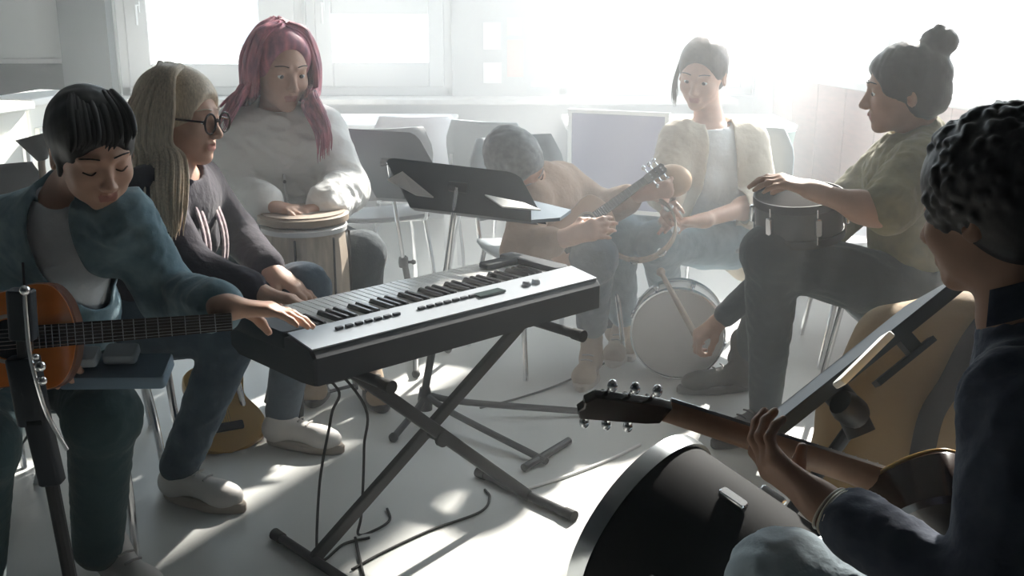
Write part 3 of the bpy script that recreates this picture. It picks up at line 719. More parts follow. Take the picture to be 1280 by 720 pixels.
# ================================================================== P3  pink hair, white blouse, drumming
J = jd(neck=at(346, 138, 3.88), sr=at(292, 165, 3.80), sl=at(402, 163, 3.88), er=at(284, 243, 3.72), wr=at(334, 256, 3.52), el=at(432, 236, 3.80), wl=at(404, 258, 3.56),
       pel=at(362, 298, 3.98), kr=at(300, 318, 3.62), ar=at(398, 455, 3.78), kl=at(452, 318, 3.62), al=at(462, 452, 3.72), w=.95, ak=1.0)
J['handr'] = (nrm(V(.85, -.35, -.1)), V(.1, -.1, -1), 1, .2, dict(s=1.0)); J['handl'] = (nrm(V(-.75, -.5, -.1)), V(0, -.1, -1), -1, .2, dict(s=1.0))
hips(J); report('P3', J); hd = dict(c=at(350, 84, 3.82), fwd=(.55, -.80, -.26), up=(.12, -.15, 1), s=1.20, fem=True)
P = person(J['pel'][0], J['pel'][1], 'woman with long pink hair and a white blouse playing a hand drum')
build_sdf('body', body_prims(J, hd), [SKIN, LIP], P, .0052, midx=lips_idx(hd)); eyes(P, hd, False, H_brown)
S, T, Rm, s = hair_cap(hd, .014)
S.ell(T(0, .128, -.005), V(.082, .088, .105)*s, Rm, .03, sub=True); S.ell(T(0, .10, -.11), V(.10, .10, .09)*s, Rm, .01, sub=True)
v, Q = S.mesh(.006); mb = MB(); mb.add(v, Q)
ends = [(-1, .055, [L0(386, 130, 3.72), L0(402, 165, 3.66), L0(404, 202, 3.64)]), (-1, .02, [L0(392, 125, 3.76), L0(408, 160, 3.74), L0(405, 182, 3.74)]), (-.8, -.06, [L0(385, 125, 3.92), L0(398, 160, 3.98), L0(396, 180, 4.0)]), (0, -.11, [L0(350, 125, 4.0), L0(350, 160, 4.04), L0(350, 180, 4.06)]),
        (.8, -.07, [L0(305, 125, 3.92), L0(292, 155, 3.96), L0(286, 170, 3.98)]), (1, -.01, [L0(300, 120, 3.8), L0(284, 140, 3.76), L0(272, 166, 3.74)]), (1, .045, [L0(308, 110, 3.72), L0(296, 130, 3.66), L0(282, 158, 3.66)])]
G = [[T(.012*sx, -.01+.5*sy, .126), T(.066*sx, .5*sy, .098), T(.092*sx, sy*1.0, .02), T(.096*sx, sy*1.05, -.06), *e] for (sx, sy, e) in ends]
locks(mb, T, s, G, 320, .009, .010, 6, 36, .005, flat=.85); mb.build('hair', H_pinkd, P, smooth=60)
bl = shirt_prims(J, .028, cuff=.95, sleeve_r=1.15, bust=1.0); neck_hole(bl, J, .07, .055, .6); build_sdf('blouse', bl, C_white, P, .007, wr=.012, wf=42, seed=14)
mid, fw, sdv, upv = J['mid'], J['fw'], J['sdv'], J['upv']; col = MB()
for x in (-1, 1): col.add([J['neck']+sdv*x*.055+upv*.01-fw*.03, J['neck']+sdv*x*.03+fw*.10-upv*.03, J['neck']+sdv*x*.075+fw*.125-upv*.085, J['neck']+sdv*x*.10+fw*.04-upv*.035], [(0, 1, 2, 3)])

pk_ = MB(); pk_.tube(spline([J['neck']+fw*.085-upv*.05, mid+fw*.150-upv*.14, mid+fw*.175-upv*.24, mid+fw*.150-upv*.36], 20), .014, 6, flat=.35); pk_.build('placket', C_white, P)
for k in range(4): MB().ball(mid+fw*(.158+.012*math.sin(k))-upv*(.12+.07*k), .006, 8).build('button', M_sh_btn, P)
o = col.build('collar', C_white, P); sm = o.modifiers.new('t', 'SOLIDIFY'); sm.thickness = .005
build_sdf('trousers', trouser_prims(J, .016, .050), C_dark, P, .008, wr=0.0051, wf=46.8, seed=6)
make_shoe(P, V(J['ar'][0], J['ar'][1], .09), (.05, -1, 0), (S_tan, S_blk, S_lace), L=.26); make_shoe(P, V(J['al'][0], J['al'][1], .09), (.35, -.95, 0), (S_tan, S_blk, S_lace), L=.26)
P3 = J
# ================================================================== P4  bowed grey-haired player behind the music stand
J = jd(neck=at(672, 226, 3.95), sr=at(664, 250, 3.80), sl=at(700, 226, 4.12), er=at(652, 312, 3.68), wr=at(712, 296, 3.60), el=at(752, 262, 4.05), wl=at(806, 240, 3.92),
       pel=at(690, 330, 4.15), kr=at(742, 322, 3.80), ar=at(740, 408, 3.95), kl=at(760, 330, 4.2), al=at(770, 400, 4.3), w=.95)
J['handr'] = (nrm(V(.9, -.1, .3)), V(.2, .6, -.3), 1, .35, dict(s=.95)); J['handl'] = (nrm(V(.8, .0, .1)), V(.0, .6, .3), -1, .7, dict(s=.95))
hips(J); report('P4', J); hd = dict(c=at(646, 206, 3.84), fwd=(.62, -.50, -.62), up=(-.25, -.62, .75), s=1.12)
P = person(J['pel'][0], J['pel'][1], 'grey-haired person bowed low behind the black music stand playing a tan instrument')
build_sdf('body', body_prims(J, hd), [SKIN, LIP], P, .0055, midx=lips_idx(hd)); eyes(P, hd, True, H_grey)
S, T, Rm, s = hair_cap(hd, .013); S.ell(T(0, .125, -.03), V(.078, .085, .10)*s, Rm, .012, sub=True); S.ell(T(0, .08, -.11), V(.10, .09, .085)*s, Rm, .01, sub=True)
v, Q = S.mesh(.006); mb = MB(); v = v+vnormals(v, Q)*(sines(v, 6, 120)*.003)[:, None]; mb.add(v, Q); mb.build('hair', H_grey, P, smooth=60)
sh = shirt_prims(J, .022, cuff=.8, sleeve_r=1.05); build_sdf('sweater', sh, C_tan, P, .007, wr=0.0068, wf=41.6, seed=16)
build_sdf('trousers', trouser_prims(J, .018, .058), C_jean, P, .008, wr=0.0051, wf=46.8, seed=7)
ht = S = SDF(); S.ell(J['pel']+V(-.06, -.12, .06), (.12, .08, .13), k=.03); build_sdf('shirt_tail', S, C_cream, P, .008, wr=0.0051, wf=52, seed=8)
make_shoe(P, V(J['ar'][0]-.0, J['ar'][1], .09), (-.25, -.96, 0), (S_tan, S_sole, S_lace), L=.28, hi=.04, name='boot'); make_shoe(P, V(J['al'][0], J['al'][1], .09), (.2, -1, 0), (S_tan, S_sole, S_lace), L=.28, hi=.04, name='boot')
P4 = J
# ================================================================== P5  white tank top, open beige shirt
J = jd(neck=at(886, 148, 4.42), sr=at(850, 176, 4.36), sl=at(934, 176, 4.40), er=at(832, 238, 4.26), wr=at(838, 262, 4.05), el=at(950, 254, 4.30), wl=at(878, 276, 4.02),
       pel=at(905, 300, 4.45), kr=at(772, 290, 4.10), ar=at(778, 398, 4.20), kl=at(822, 302, 4.05), al=at(838, 392, 4.50), w=.95, ak=1.0)
J['handr'] = (nrm(V(-.2, -.9, .25)), V(.5, 0, -.6), -1, .6, dict(s=.95)); J['handl'] = (nrm(V(-.9, -.3, .05)), V(0, -.2, -1), -1, .3, dict(s=1.0))
hips(J); report('P5', J); hd = dict(c=at(878, 92, 4.38), fwd=(-.42, -.85, -.30), up=(0, -.2, 1), s=1.14, fem=True)
P = person(J['pel'][0], J['pel'][1], 'woman with tied-back hair in a white tank top and open beige shirt, pale jeans')
build_sdf('body', body_prims(J, hd, True), [SKIN, LIP], P, .0058, midx=lips_idx(hd)); eyes(P, hd, False, H_brown)
S, T, Rm, s = hair_cap(hd, .009); S.ell(T(0, .122, -.015), V(.080, .088, .095)*s, Rm, .02, sub=True); S.ell(T(0, .10, -.11), V(.10, .10, .09)*s, Rm, .01, sub=True); S.ell(T(.02, -.125, .045), .045*s, k=.01)
v, Q = S.mesh(.006); mb = MB(); v = v+vnormals(v, Q)*(sines(v*V(1, .5, .6), 5, 130)*.003)[:, None]; mb.add(v, Q); locks(mb, T, s, [[T(.07, .03, .06), T(.088, .035, -.02), T(.09, .04, -.08), T(.085, .04, -.13)], [T(.07, -.02, .06), T(.088, 0, -.02), T(.092, .0, -.08), T(.09, 0, -.11)]], 14, .006, .004, 3, 12, .003); mb.build('hair', H_brown, P, smooth=60)
tk = shirt_prims(J, .012, arms='', bust=1.0); neck_hole(tk, J, .085, .10, .9); build_sdf('tank_top', tk, C_tank, P, .007, wr=0.0043, wf=46.8, seed=17)
mid, fw, sdv, upv = J['mid'].copy(), J['fw'].copy(), J['sdv'].copy(), J['upv'].copy(); print('P5 fw', fw)
sh = shirt_prims(J, .026, cuff=.72, sleeve_r=1.12, bust=1.0); neck_hole(sh, J, .09, .07, .3)
sh.cap(J['pel']+sdv*-.08*np.sign(sdv[0]*-1)-fw*.02, J['pel']-sdv*.1*np.sign(-sdv[0])-V(0, 0, .10), .10, .08, .04)
build_sdf('open_shirt', sh, C_open, P, .0075, wr=0.0076, wf=39, seed=18, cut=front_open(mid, fw, sdv, upv, .055, .11), solid=.004)
build_sdf('jeans', trouser_prims(J, .014, .060, 1.0, .93), C_ltjean, P, .008, wr=0.0051, wf=46.8, seed=9)
make_shoe(P, V(J['ar'][0], J['ar'][1], .09), (-.3, -.95, 0), (S_tan, S_sole, S_lace), L=.26); make_shoe(P, V(J['al'][0], J['al'][1], .09), (-.1, -1, 0), (S_tan, S_sole, S_lace), L=.26)
P5 = J
# ================================================================== P6  topknot, olive shirt, seen from the side
J = jd(neck=at(1148, 168, 3.34), sl=at(1150, 208, 3.16), sr=at(1122, 200, 3.50), el=at(1104, 268, 3.04), wl=at(1016, 238, 3.08), er=at(992, 318, 3.56), wr=at(898, 402, 3.62),
       pel=at(1140, 352, 3.36), kl=at(966, 318, 3.22), al=at(956, 520, 3.34), kr=at(984, 330, 3.62), ar=at(925, 452, 3.80), w=1.0, ak=1.0)
J['handl'] = (nrm(V(-.9, .05, .28)), V(-.1, .2, -1), -1, .35, dict(s=1.0)); J['handr'] = (nrm(V(-.75, -.1, -.55)), V(.5, .2, -.8), 1, .9, dict(s=1.0))
hips(J); report('P6', J); hd = dict(c=at(1130, 112, 3.32), fwd=(-.93, .18, -.12), up=(0, 0, 1), s=1.12)
P = person(J['pel'][0], J['pel'][1], 'person with a dark topknot in an olive shirt and black trousers, seated in profile')
build_sdf('body', body_prims(J, hd), [SKIN_D, LIP], P, .005, midx=lips_idx(hd)); eyes(P, hd, False, H_dark)
S, T, Rm, s = hair_cap(hd, .014); S.ell(T(0, .125, -.03), V(.09, .085, .10)*s, Rm, .012, sub=True); S.ell(T(0, .085, -.11), V(.10, .09, .085)*s, Rm, .01, sub=True)
S.ell(T(0, -.095, .115), V(.046, .048, .042)*s, Rm, .012)
rg = np.random.default_rng(3)
for k in range(14): q = rg.normal(size=3); q = nrm(q)*.034*s; S.ell(T(0, -.095, .117)+q, .014*s, k=.006)
v, Q = S.mesh(.005); v = v+vnormals(v, Q)*(sines(v, 4, 110)*.003)[:, None]; mb = MB(); mb.add(v, Q); mb.build('hair', H_dark, P, smooth=60)
sh = shirt_prims(J, .026, cuff=.42, sleeve_r=1.12); neck_hole(sh, J, .07, .06, .2)
for k in range(2): sh.cap(J['sl']+(J['neck']-J['sl'])*.2, J['neck']+V(.02, -.02, -.02), .05, .045, .03)
build_sdf('shirt', sh, C_olive, P, .0065, wr=0.0093, wf=39, seed=19)
us = SDF(); us.cap(J['sr'], J['er'], .058, .056, .02); us.cap(J['er'], J['er']+(J['wr']-J['er'])*.9, .056, .042, .02); build_sdf('sleeve', us, C_dark, P, .007, wr=0.0059, wf=52, seed=3)
build_sdf('trousers', trouser_prims(J, .022, .050, 1.08), C_dark, P, .0075, wr=0.0059, wf=44.2, seed=10)
make_shoe(P, V(J['al'][0], J['al'][1], .09), (-.85, -.5, 0), (S_blk, S_blk, S_blk), L=.28, hi=.05, name='boot'); make_shoe(P, V(J['ar'][0], J['ar'][1]-.03, .10), (-.98, -.15, 0), (S_blk, S_blk, S_blk), L=.30, hi=.08, name='boot')
P6 = J
# ================================================================== P7  curly-haired player in the foreground, seen from behind
J = jd(neck=at(1280, 396, 1.40), sl=at(1272, 500, 1.28), sr=at(1380, 400, 1.62), el=at(1240, 768, 1.21), wl=at(1028, 630, 1.40), er=at(1330, 600, 1.85), wr=at(1180, 610, 1.84),
       pel=at(1370, 800, 1.42), kl=at(985, 740, 1.44), kr=at(1040, 760, 1.85), al=V(.36, 1.50, .1), ar=V(.58, 1.95, .1), w=1.0, ak=1.02)
J['handl'] = (nrm(at(945, 566, 1.47)-J['wl']), V(-.1, .75, .65), 1, [(.35, .5, .3), (.45, .6, .4), (.5, .7, .4), (.55, .75, .4)], dict(s=1.0, thumb=(.75, .45), spread=.03, k=.005))
hips(J); report('P7', J); hd = dict(c=at(1246, 258, 1.44), fwd=(-.58, .78, -.26), up=(-.05, .1, 1), s=1.0)
P = person(J['pel'][0], J['pel'][1], 'curly dark-haired person in a dark blue denim shirt seen from behind at the right edge')
build_sdf('body', body_prims(J, hd), [SKIN_D, LIP], P, .0036, midx=lips_idx(hd))
S, T, Rm, s = hair_cap(hd, .016); S.ell(T(0, .135, -.03), V(.095, .085, .10)*s, Rm, .012, sub=True); S.ell(T(0, .085, -.125), V(.11, .09, .085)*s, Rm, .01, sub=True)
rg = np.random.default_rng(9)
for k in range(900):
    q = rg.normal(size=3); q /= np.linalg.norm(q)
    if q[1] > .62-.5*q[2] and q[2] < .55: continue
    if q[2] < -.55: continue
    p = T(q[0]*.090, -.016+q[1]*.112, .034+q[2]*.098); S.ell(p, s*rg.uniform(.005, .0095), k=.003)
for k in range(60):
    S.ell(T(rg.uniform(-.06, .06), -.09+rg.uniform(-.01, .01), rg.uniform(-.10, -.02)), s*rg.uniform(.007, .012), k=.005)
build_sdf('hair', S, H_dark, P, .0035, wr=.0012, wf=260, seed=5)
sh = shirt_prims(J, .014, cuff=.90, sleeve_r=1.0); neck_hole(sh, J, .068, .05, .1); n_ = J['neck']; fr = frame_from(J['fw'], J['upv'])
build_sdf('denim_shirt', sh, C_blued, P, .005, wr=.011, wf=52, seed=21)
co = MB()
pts = []
for k in range(22):
    a = PI*(.06+.88*k/21)*1.0; pts.append(n_+J['sdv']*math.cos(a)*.072+J['fw']*(-math.sin(a)*.075+.03)+J['upv']*(.02+.015*math.sin(a)))
vv = []
for p in pts: vv += [p+J['upv']*.030, p-J['upv']*.022+(p-n_)*.25]
co.add(vv, [(2*i, 2*i+1, 2*i+3, 2*i+2) for i in range(len(pts)-1)]); o = co.build('collar', C_blued, P); sm = o.modifiers.new('t', 'SOLIDIFY'); sm.thickness = .006
build_sdf('trousers', trouser_prims(J, .020, .056, 1.04), C_pale, P, .007, wr=0.0051, wf=46.8, seed=12)
br = MB(); w_ = J['wl']; ax = nrm(J['wl']-J['el']); 
for k in range(3): br.torus(w_-ax*(.012+.009*k), ax+V(.05*k, 0, .1-.1*k), .034+.002*k, .0022, 30, 6)
br.build('bracelet', mat('bracelet_pale', (.65, .6, .5), .4), P)
make_shoe(P, J['al'], (-.5, .8, 0), (S_white, S_sole, S_lace)); make_shoe(P, J['ar'], (-.5, .8, 0), (S_white, S_sole, S_lace))
P7 = J
# ------------------------------------------------------------------ instruments
M_blackp = mat('black_plastic', (.018, .024, .032), .5, bump=.05, bscale=200, spec=.3); M_greyp = mat('panel_sheen_grey', (.30, .33, .36), .30)  # control panel grey lightened to paint in its backlit gloss
M_keyw = mat('key_ivory', (.82, .82, .80), .25); M_keyb = mat('key_black', (.015, .015, .018), .25); M_rubber = mat('rubber', (.02, .02, .02), .8)
# keyboard on an X stand --------------------------------------------------
ZK = .655
A = onz(392, 442, ZK-.02); B = onz(752, 350, ZK-.02); dK = nrm((B-A)*V(1, 1, 0)); LK = np.linalg.norm((B-A)[:2]); nK = V(-dK[1], dK[0], 0)   # nK: away from the viewer
Dk = .30
print('KEYB', A, B, LK)
def kp(u, v, z=0.0): return A*V(1, 1, 0)+dK*u+nK*v*1.27+V(0, 0, z)
root = empty('keyboard_piano', kp(LK/2, Dk/2, 0)+V(0, 0, ZK-.10), 'black electronic keyboard with a pale key bed on the folding cross stand', 'keyboard')
RK = np.stack([dK, nK, V(0, 0, 1)], 1)
# body: long profile swept along the length (end view: v, z)
prof = [(0, .0), (.0, .065), (.012, .082), (.085, .094), (.095, .090), (.095, .060), (.285, .056), (.30, .048), (.30, .012), (.27, -.005), (.04, -.005)]
prof = [(v, z-.10+ZK) for v, z in prof]
mb = MB(); us = [0, .008, LK-.008, LK]; P_ = []; n = len(prof); cv = np.mean(prof, 0)
for i, u in enumerate(us):
    for v, z in prof:
        s_ = .97 if i in (0, 3) else 1.0; P_.append(kp(u, cv[0]+(v-cv[0])*s_, cv[1]+(z-cv[1])*s_))
fc = [(k*n+i, k*n+(i+1) % n, (k+1)*n+(i+1) % n, (k+1)*n+i) for k in range(3) for i in range(n)]+[tuple(range(n))[::-1], tuple(3*n+i for i in range(n))]
mb.add(P_, fc); mb.build('case', M_blackp, root, smooth=25)
for u0, u1, nm in ((0.0, .075, 'left'), (LK-.055, LK, 'right')):
    c = MB(); c.rbox(kp((u0+u1)/2, .195, ZK-.022), (u1-u0, .248, .045), .012, RK); c.build('end_block', M_blackp, root)
c = MB(); c.box(kp(LK/2, .050, ZK-.0085), (LK-.01, .102, .004), RK @ Matrix.Rotation(.165, 3, 'X')); c.build('control_panel', M_greyp, root, smooth=0)
nw = 36; u0, u1 = .078, LK-.058; kw = (u1-u0)/nw
for i in range(nw):
    c = MB(); c.box(kp(u0+(i+.5)*kw, .195, ZK-.026), (kw*.93, .236, .026), RK); c.build('white_key', M_keyw, root, smooth=0, bevel=.0015)
for i in range(nw-1):
    if (i % 7) in (0, 1, 3, 4, 5):
        c = MB(); c.box(kp(u0+(i+1)*kw, .146, ZK-.010), (kw*.50, .115, .018), RK, taper=.8); c.build('black_key', M_keyb, root, smooth=0, bevel=.0015)
for k in range(14):
    u = .12+k*.028+(.05 if k > 6 else 0); MB().box(kp(u, .058, ZK-.002), (.018, .010, .007), RK).build('button', M_blackp, root, smooth=0)
c = MB(); c.box(kp(LK*.62, .055, ZK-.0035), (.09, .032, .005), RK); c.build('display', mat('lcd', (.05, .07, .07), .15), root, smooth=0)
for k in range(2): MB().lathe([(.012, 0), (.012, .010), (.009, .013), (.001, .013)], kp(LK*.76+.035*k, .052, ZK-.008), (0, 0, 1), 16).build('dial', M_greyp, root)
# little black thing lying on the keys' right end
c = MB(); c.rbox(kp(LK-.12, .235, ZK-.004), (.12, .05, .016), .012, RK); tag(c.build('phone', M_blackp), 'small black handset lying on the right end of the keyboard', 'phone')
# X stand
root = empty('keyboard_stand', kp(LK/2, Dk/2, 0), 'black folding cross stand carrying the electronic keyboard', 'stand')
FL = onz(396, 708); FR = onz(655, 622); dd = nK; ZT_ = ZK-.118
TLp = onz(427, 462, ZT_-.01); TRp = onz(663, 404, ZT_-.01)
print('X', FL, FR, TLp, TRp)
off = dd*.016
for (a, b, o_) in ((FL, TRp, off), (FR, TLp, -off)):
    bar = MB(); d = nrm(b-a); R = np.stack([d, nK, nrm(np.cross(d, nK))], 1); bar.box((a+b)/2+o_+V(0, 0, .012), (np.linalg.norm(b-a), .020, .034), R); bar.build('leg', M_blackm, root, smooth=0, bevel=.004)
for f_, t in ((FL, 0), (FR, 0), (TLp, 1), (TRp, 1)):
    w_ = .19 if not t else .19; c = MB(); z = .014 if not t else ZT_-.002; q = f_*V(1, 1, 0)
    c.tube([q-dd*w_+V(0, 0, z), q+dd*w_+V(0, 0, z)], .013, 12); bar = c.build('foot' if not t else 'support_arm', M_blackm, root)
    for s_ in (-1, 1):
        e = MB(); e.tube([q+dd*s_*(w_-.025)+V(0, 0, z), q+dd*s_*(w_+.012)+V(0, 0, z)], [.0155, .0165], 12); e.build('rubber_cap', M_rubber, bar)
X0 = (FL+TRp+FR+TLp)/4; MB().lathe([(.0, -.04), (.022, -.04), (.022, -.028), (.012, -.024), (.012, .024), (.02, .028), (.02, .036), (0, .036)], X0+V(0, 0, .012), nK, 16).build('pivot_knob', M_blackm, root)
# music stands -------------------------------------------------------------
M_desk = mat('stand_black', (.030, .042, .055), .45, spec=.3)
def desk_plate(root, TL, TR, BR, BL, thick=.004, lip=.05, mat_=None):
    TL, TR, BR, BL = map(lambda q: V(*q), (TL, TR, BR, BL)); n_ = nrm(np.cross(TR-TL, BL-TL)); m = mat_ or M_desk
    n_ = n_ if n_[1] < 0 else -n_     # towards the viewer
    N = 10; out = []
    def lerp(a, b, t): return a+(b-a)*t
    # rounded corners on top
    w = TR-TL; h = BL-TL; pts = [(0.0, 1.0), (0, .10), (.03, .03), (.08, 0), (.92, 0), (.97, .03), (1, .10), (1.0, 1.0)]
    P2_ = [TL+w*a+h*b for a, b in pts]; mb = MB(); k = len(P2_); mb.add(P2_+[q-n_*thick for q in P2_], [tuple(range(k)), tuple(range(k, 2*k))[::-1]]+[(i, (i+1) % k, k+(i+1) % k, k+i) for i in range(k)]); mb.build('desk', m, root, smooth=0)
    return n_, w, h
def music_stand(TL, TR, BR, BL, side, base, label, legs, trayw=.055):
    root = empty('music_stand', (base[0], base[1], 0), label, 'music stand'); n_, w, h = desk_plate(root, TL, TR, BR, BL)
    s_ = side*n_; mb = MB(); a, b = V(*BL), V(*BR); mb.add([a, b, b+s_*trayw, a+s_*trayw]+[q-nrm(h)*-.004 for q in (a, b, b+s_*trayw, a+s_*trayw)], [(0, 1, 2, 3), (7, 6, 5, 4), (0, 4, 5, 1), (1, 5, 6, 2), (2, 6, 7, 3), (3, 7, 4, 0)])
    mb.add([a+s_*trayw, b+s_*trayw, b+s_*trayw-nrm(h)*.018, a+s_*trayw-nrm(h)*.018]+[q-s_*.003 for q in (a+s_*trayw, b+s_*trayw, b+s_*trayw-nrm(h)*.018, a+s_*trayw-nrm(h)*.018)], [(0, 1, 2, 3), (7, 6, 5, 4), (0, 4, 5, 1), (1, 5, 6, 2), (2, 6, 7, 3), (3, 7, 4, 0)])
    mb.build('tray', M_desk, root, smooth=0)
    c = (V(*TL)+V(*BR)+V(*TR)+V(*BL))/4-s_*.025; j = V(base[0], base[1], 0); top = c-s_*.01
    MB().lathe([(.0, -.03), (.016, -.03), (.016, .03), (0, .03)], c, nrm(w), 14).build('hinge', M_blackm, root)
    mdl = j+(top-j)*.48
    MB().rod(mdl, top, .0085).build('upper_tube', M_chrome, root); MB().rod(j+V(0, 0, .10), mdl+V(0, 0, .02), .013).build('pole', M_blackm, root)
    kn = MB(); kn.lathe([(0, -.02), (.018, -.02), (.02, 0), (.018, .02), (0, .02)], mdl, (0, 0, 1), 14); kn.rod(mdl, mdl+V(.035, 0, 0), .006); kn.ball(mdl+V(.04, 0, 0), .010); kn.build('height_knob', M_blackm, root)
    MB().lathe([(0, .03), (.024, .03), (.026, .07), (.018, .11), (0, .11)], j, (0, 0, 1), 16).build('hub', M_blackm, root)
    for L in legs:
        p = V(*L[0]); e = MB(); e.tube(spline([j+V(0, 0, .085), j+(p-j)*.25+V(0, 0, .055), p+V(0, 0, .014)], 10), .0115, 10); lg = e.build('leg', M_blackm, root)
        if len(L) > 1:
            t = MB(); t.tube([V(*L[1])+V(0, 0, .014), V(*L[2])+V(0, 0, .014)], .013, 10); t.build('crossbar', M_blackm, lg)
        else: MB().ball(p+V(0, 0, .015), .0165, 10).build('rubber_foot', M_rubber, lg)
    return root
bA = onz(532, 522)
r = music_stand(at(480, 196, 3.42), at(648, 216, 3.30), at(668, 276, 3.22), at(512, 258, 3.34), -1, bA, 'black music stand with sheets on its desk behind the electronic keyboard',
    [(onz(492, 552),), (onz(683, 582), onz(655, 590), onz(711, 556)), (onz(742, 520),)])
a_, b_ = at(606, 244, 3.20), at(672, 262, 3.12)
for (c4, lb) in (([at(606, 243, 3.22), at(655, 253, 3.18), at(676, 262, 3.12), at(628, 258, 3.14)], 'white sheets lying on the tray of the music stand, catching the light'),
                 ([at(484, 224, 3.385), at(503, 214, 3.37), at(542, 246, 3.31), at(520, 243, 3.32)], 'pale sheet leaning at the lower left of the music stand desk')):
    mb = MB(); mb.add([*c4, *[q-V(0, 0, .004) for q in c4]], [(0, 1, 2, 3), (7, 6, 5, 4), (0, 4, 5, 1), (1, 5, 6, 2), (2, 6, 7, 3), (3, 7, 4, 0)]); tag(mb.build('sheet_music', M_pap[0], smooth=0), lb, 'paper')
# flat plate to the right of the desk
c4 = [at(664, 250, 3.36), at(714, 262, 3.20), at(700, 272, 3.10), at(664, 275, 3.10)]; mb = MB(); mb.add([*c4, *[q-V(0, 0, .010) for q in c4]], [(0, 1, 2, 3), (7, 6, 5, 4), (0, 4, 5, 1), (1, 5, 6, 2), (2, 6, 7, 3), (3, 7, 4, 0)])
tag(mb.build('folder', mat('folder_slate', (.16, .20, .24), .35), smooth=0), 'slate folder jutting out flat from the right end of the music stand', 'folder')
bB = onz(520, 430)
r = music_stand(at(424, 160, 4.15), at(520, 166, 4.05), at(548, 250, 3.92), at(470, 246, 4.0), -1, bB, 'darker music stand half hidden behind the nearer one, left of it',
    [(at(486, 440, 4.3)*V(1, 1, 0),), (at(560, 440, 4.2)*V(1, 1, 0),), (at(520, 470, 3.9)*V(1, 1, 0),)])
# near right music stand seen from below its desk
TLn, TRn = at(958, 540, 1.98), at(1206, 342, 2.12)
dn = nrm(TRn-TLn); sn = nrm(V(.30, .10, -.30)); wid = .30
bN = onz(1050, 700)
bN = V(.52, 2.22, 0)
nn = nrm(np.cross(dn, nrm(np.cross(dn, V(-.25, 1, .1)))))
vr = nrm(ray(1082, 440)); sidev = nrm(vr-dn*np.dot(vr, dn)); sidev = nrm(sidev-nrm(np.cross(dn, sidev))*(-.07))     # desk runs away from the viewer: seen edge-on
root = empty('music_stand', bN, 'large black music stand desk seen edge-on in front of the tan bag', 'music stand')
wN = np.linalg.norm(TRn-TLn); R = np.stack([dn, sidev, nrm(np.cross(dn, sidev))], 1); cN = (TLn+TRn)/2+sidev*.17
MB().rbox(cN, (wN, .34, .006), .02, R).build('desk', M_desk, root)
dwn = -R[:, 2] if R[:, 2][2] > 0 else R[:, 2]
c = MB(); c.box((TLn+TRn)/2+dwn*.012+sidev*.003, (wN*.98, .006, .026), R); c.build('front_lip', M_desk, root, smooth=0)
c = MB(); c.box(TLn+dn*wN*.60+sidev*.02+dwn*.062, (.150, .035, .012), R); c.box(TLn+dn*wN*.66+sidev*.02+dwn*.04, (.03, .03, .05), R); c.build('tray', M_desk, root, smooth=0)
c = MB(); p0 = TLn+dn*wN*.36+sidev*.10; c.tube(spline([p0+dwn*.01, p0+dwn*.07+dn*.0, p0+dwn*.13-dn*.015], 8), [.035]*7+[.028]*2 if False else .030, 12); c.build('bracket', M_blackm, root)
c = MB(); pk = at(1062, 512, 2.0); c.lathe([(0, -.03), (.026, -.03), (.032, -.015), (.032, .015), (.026, .03), (0, .03)], pk, nrm(V(.6, .2, -.5)), 14); c.rod(pk, p0+dwn*.05, .015); c.build('clamp_knob', M_blackm, root)
c = MB(); c.tube([p0+dwn*.10, V(bN[0], bN[1], .10)], .014, 12); c.build('pole', M_blackm, root)
for a in (.3, 2.4, 4.5):
    e = MB(); e.tube(spline([bN+V(0, 0, .14), bN+V(math.cos(a)*.12, math.sin(a)*.12, .06), bN+V(math.cos(a)*.30, math.sin(a)*.30, .012)], 8), .011, 10); e.build('leg', M_blackm, root)
c4 = [at(1050, 472, 1.97), at(1062, 482, 1.97), at(1114, 424, 2.01), at(1112, 412, 2.02)]
mb = MB(); q0 = at(1050, 480, 1.96); q1 = at(1113, 418, 2.02); dq = nrm(q1-q0)
mb.rbox((q0+q1)/2+sidev*.012, (np.linalg.norm(q1-q0), .05, .014), .006, np.stack([dq, nrm(sidev-dq*np.dot(sidev, dq)), np.cross(dq, nrm(sidev-dq*np.dot(sidev, dq)))], 1)); tag(mb.build('rolled_paper', M_pap[0]), 'small white roll of paper tucked under the edge-on black music stand', 'paper')
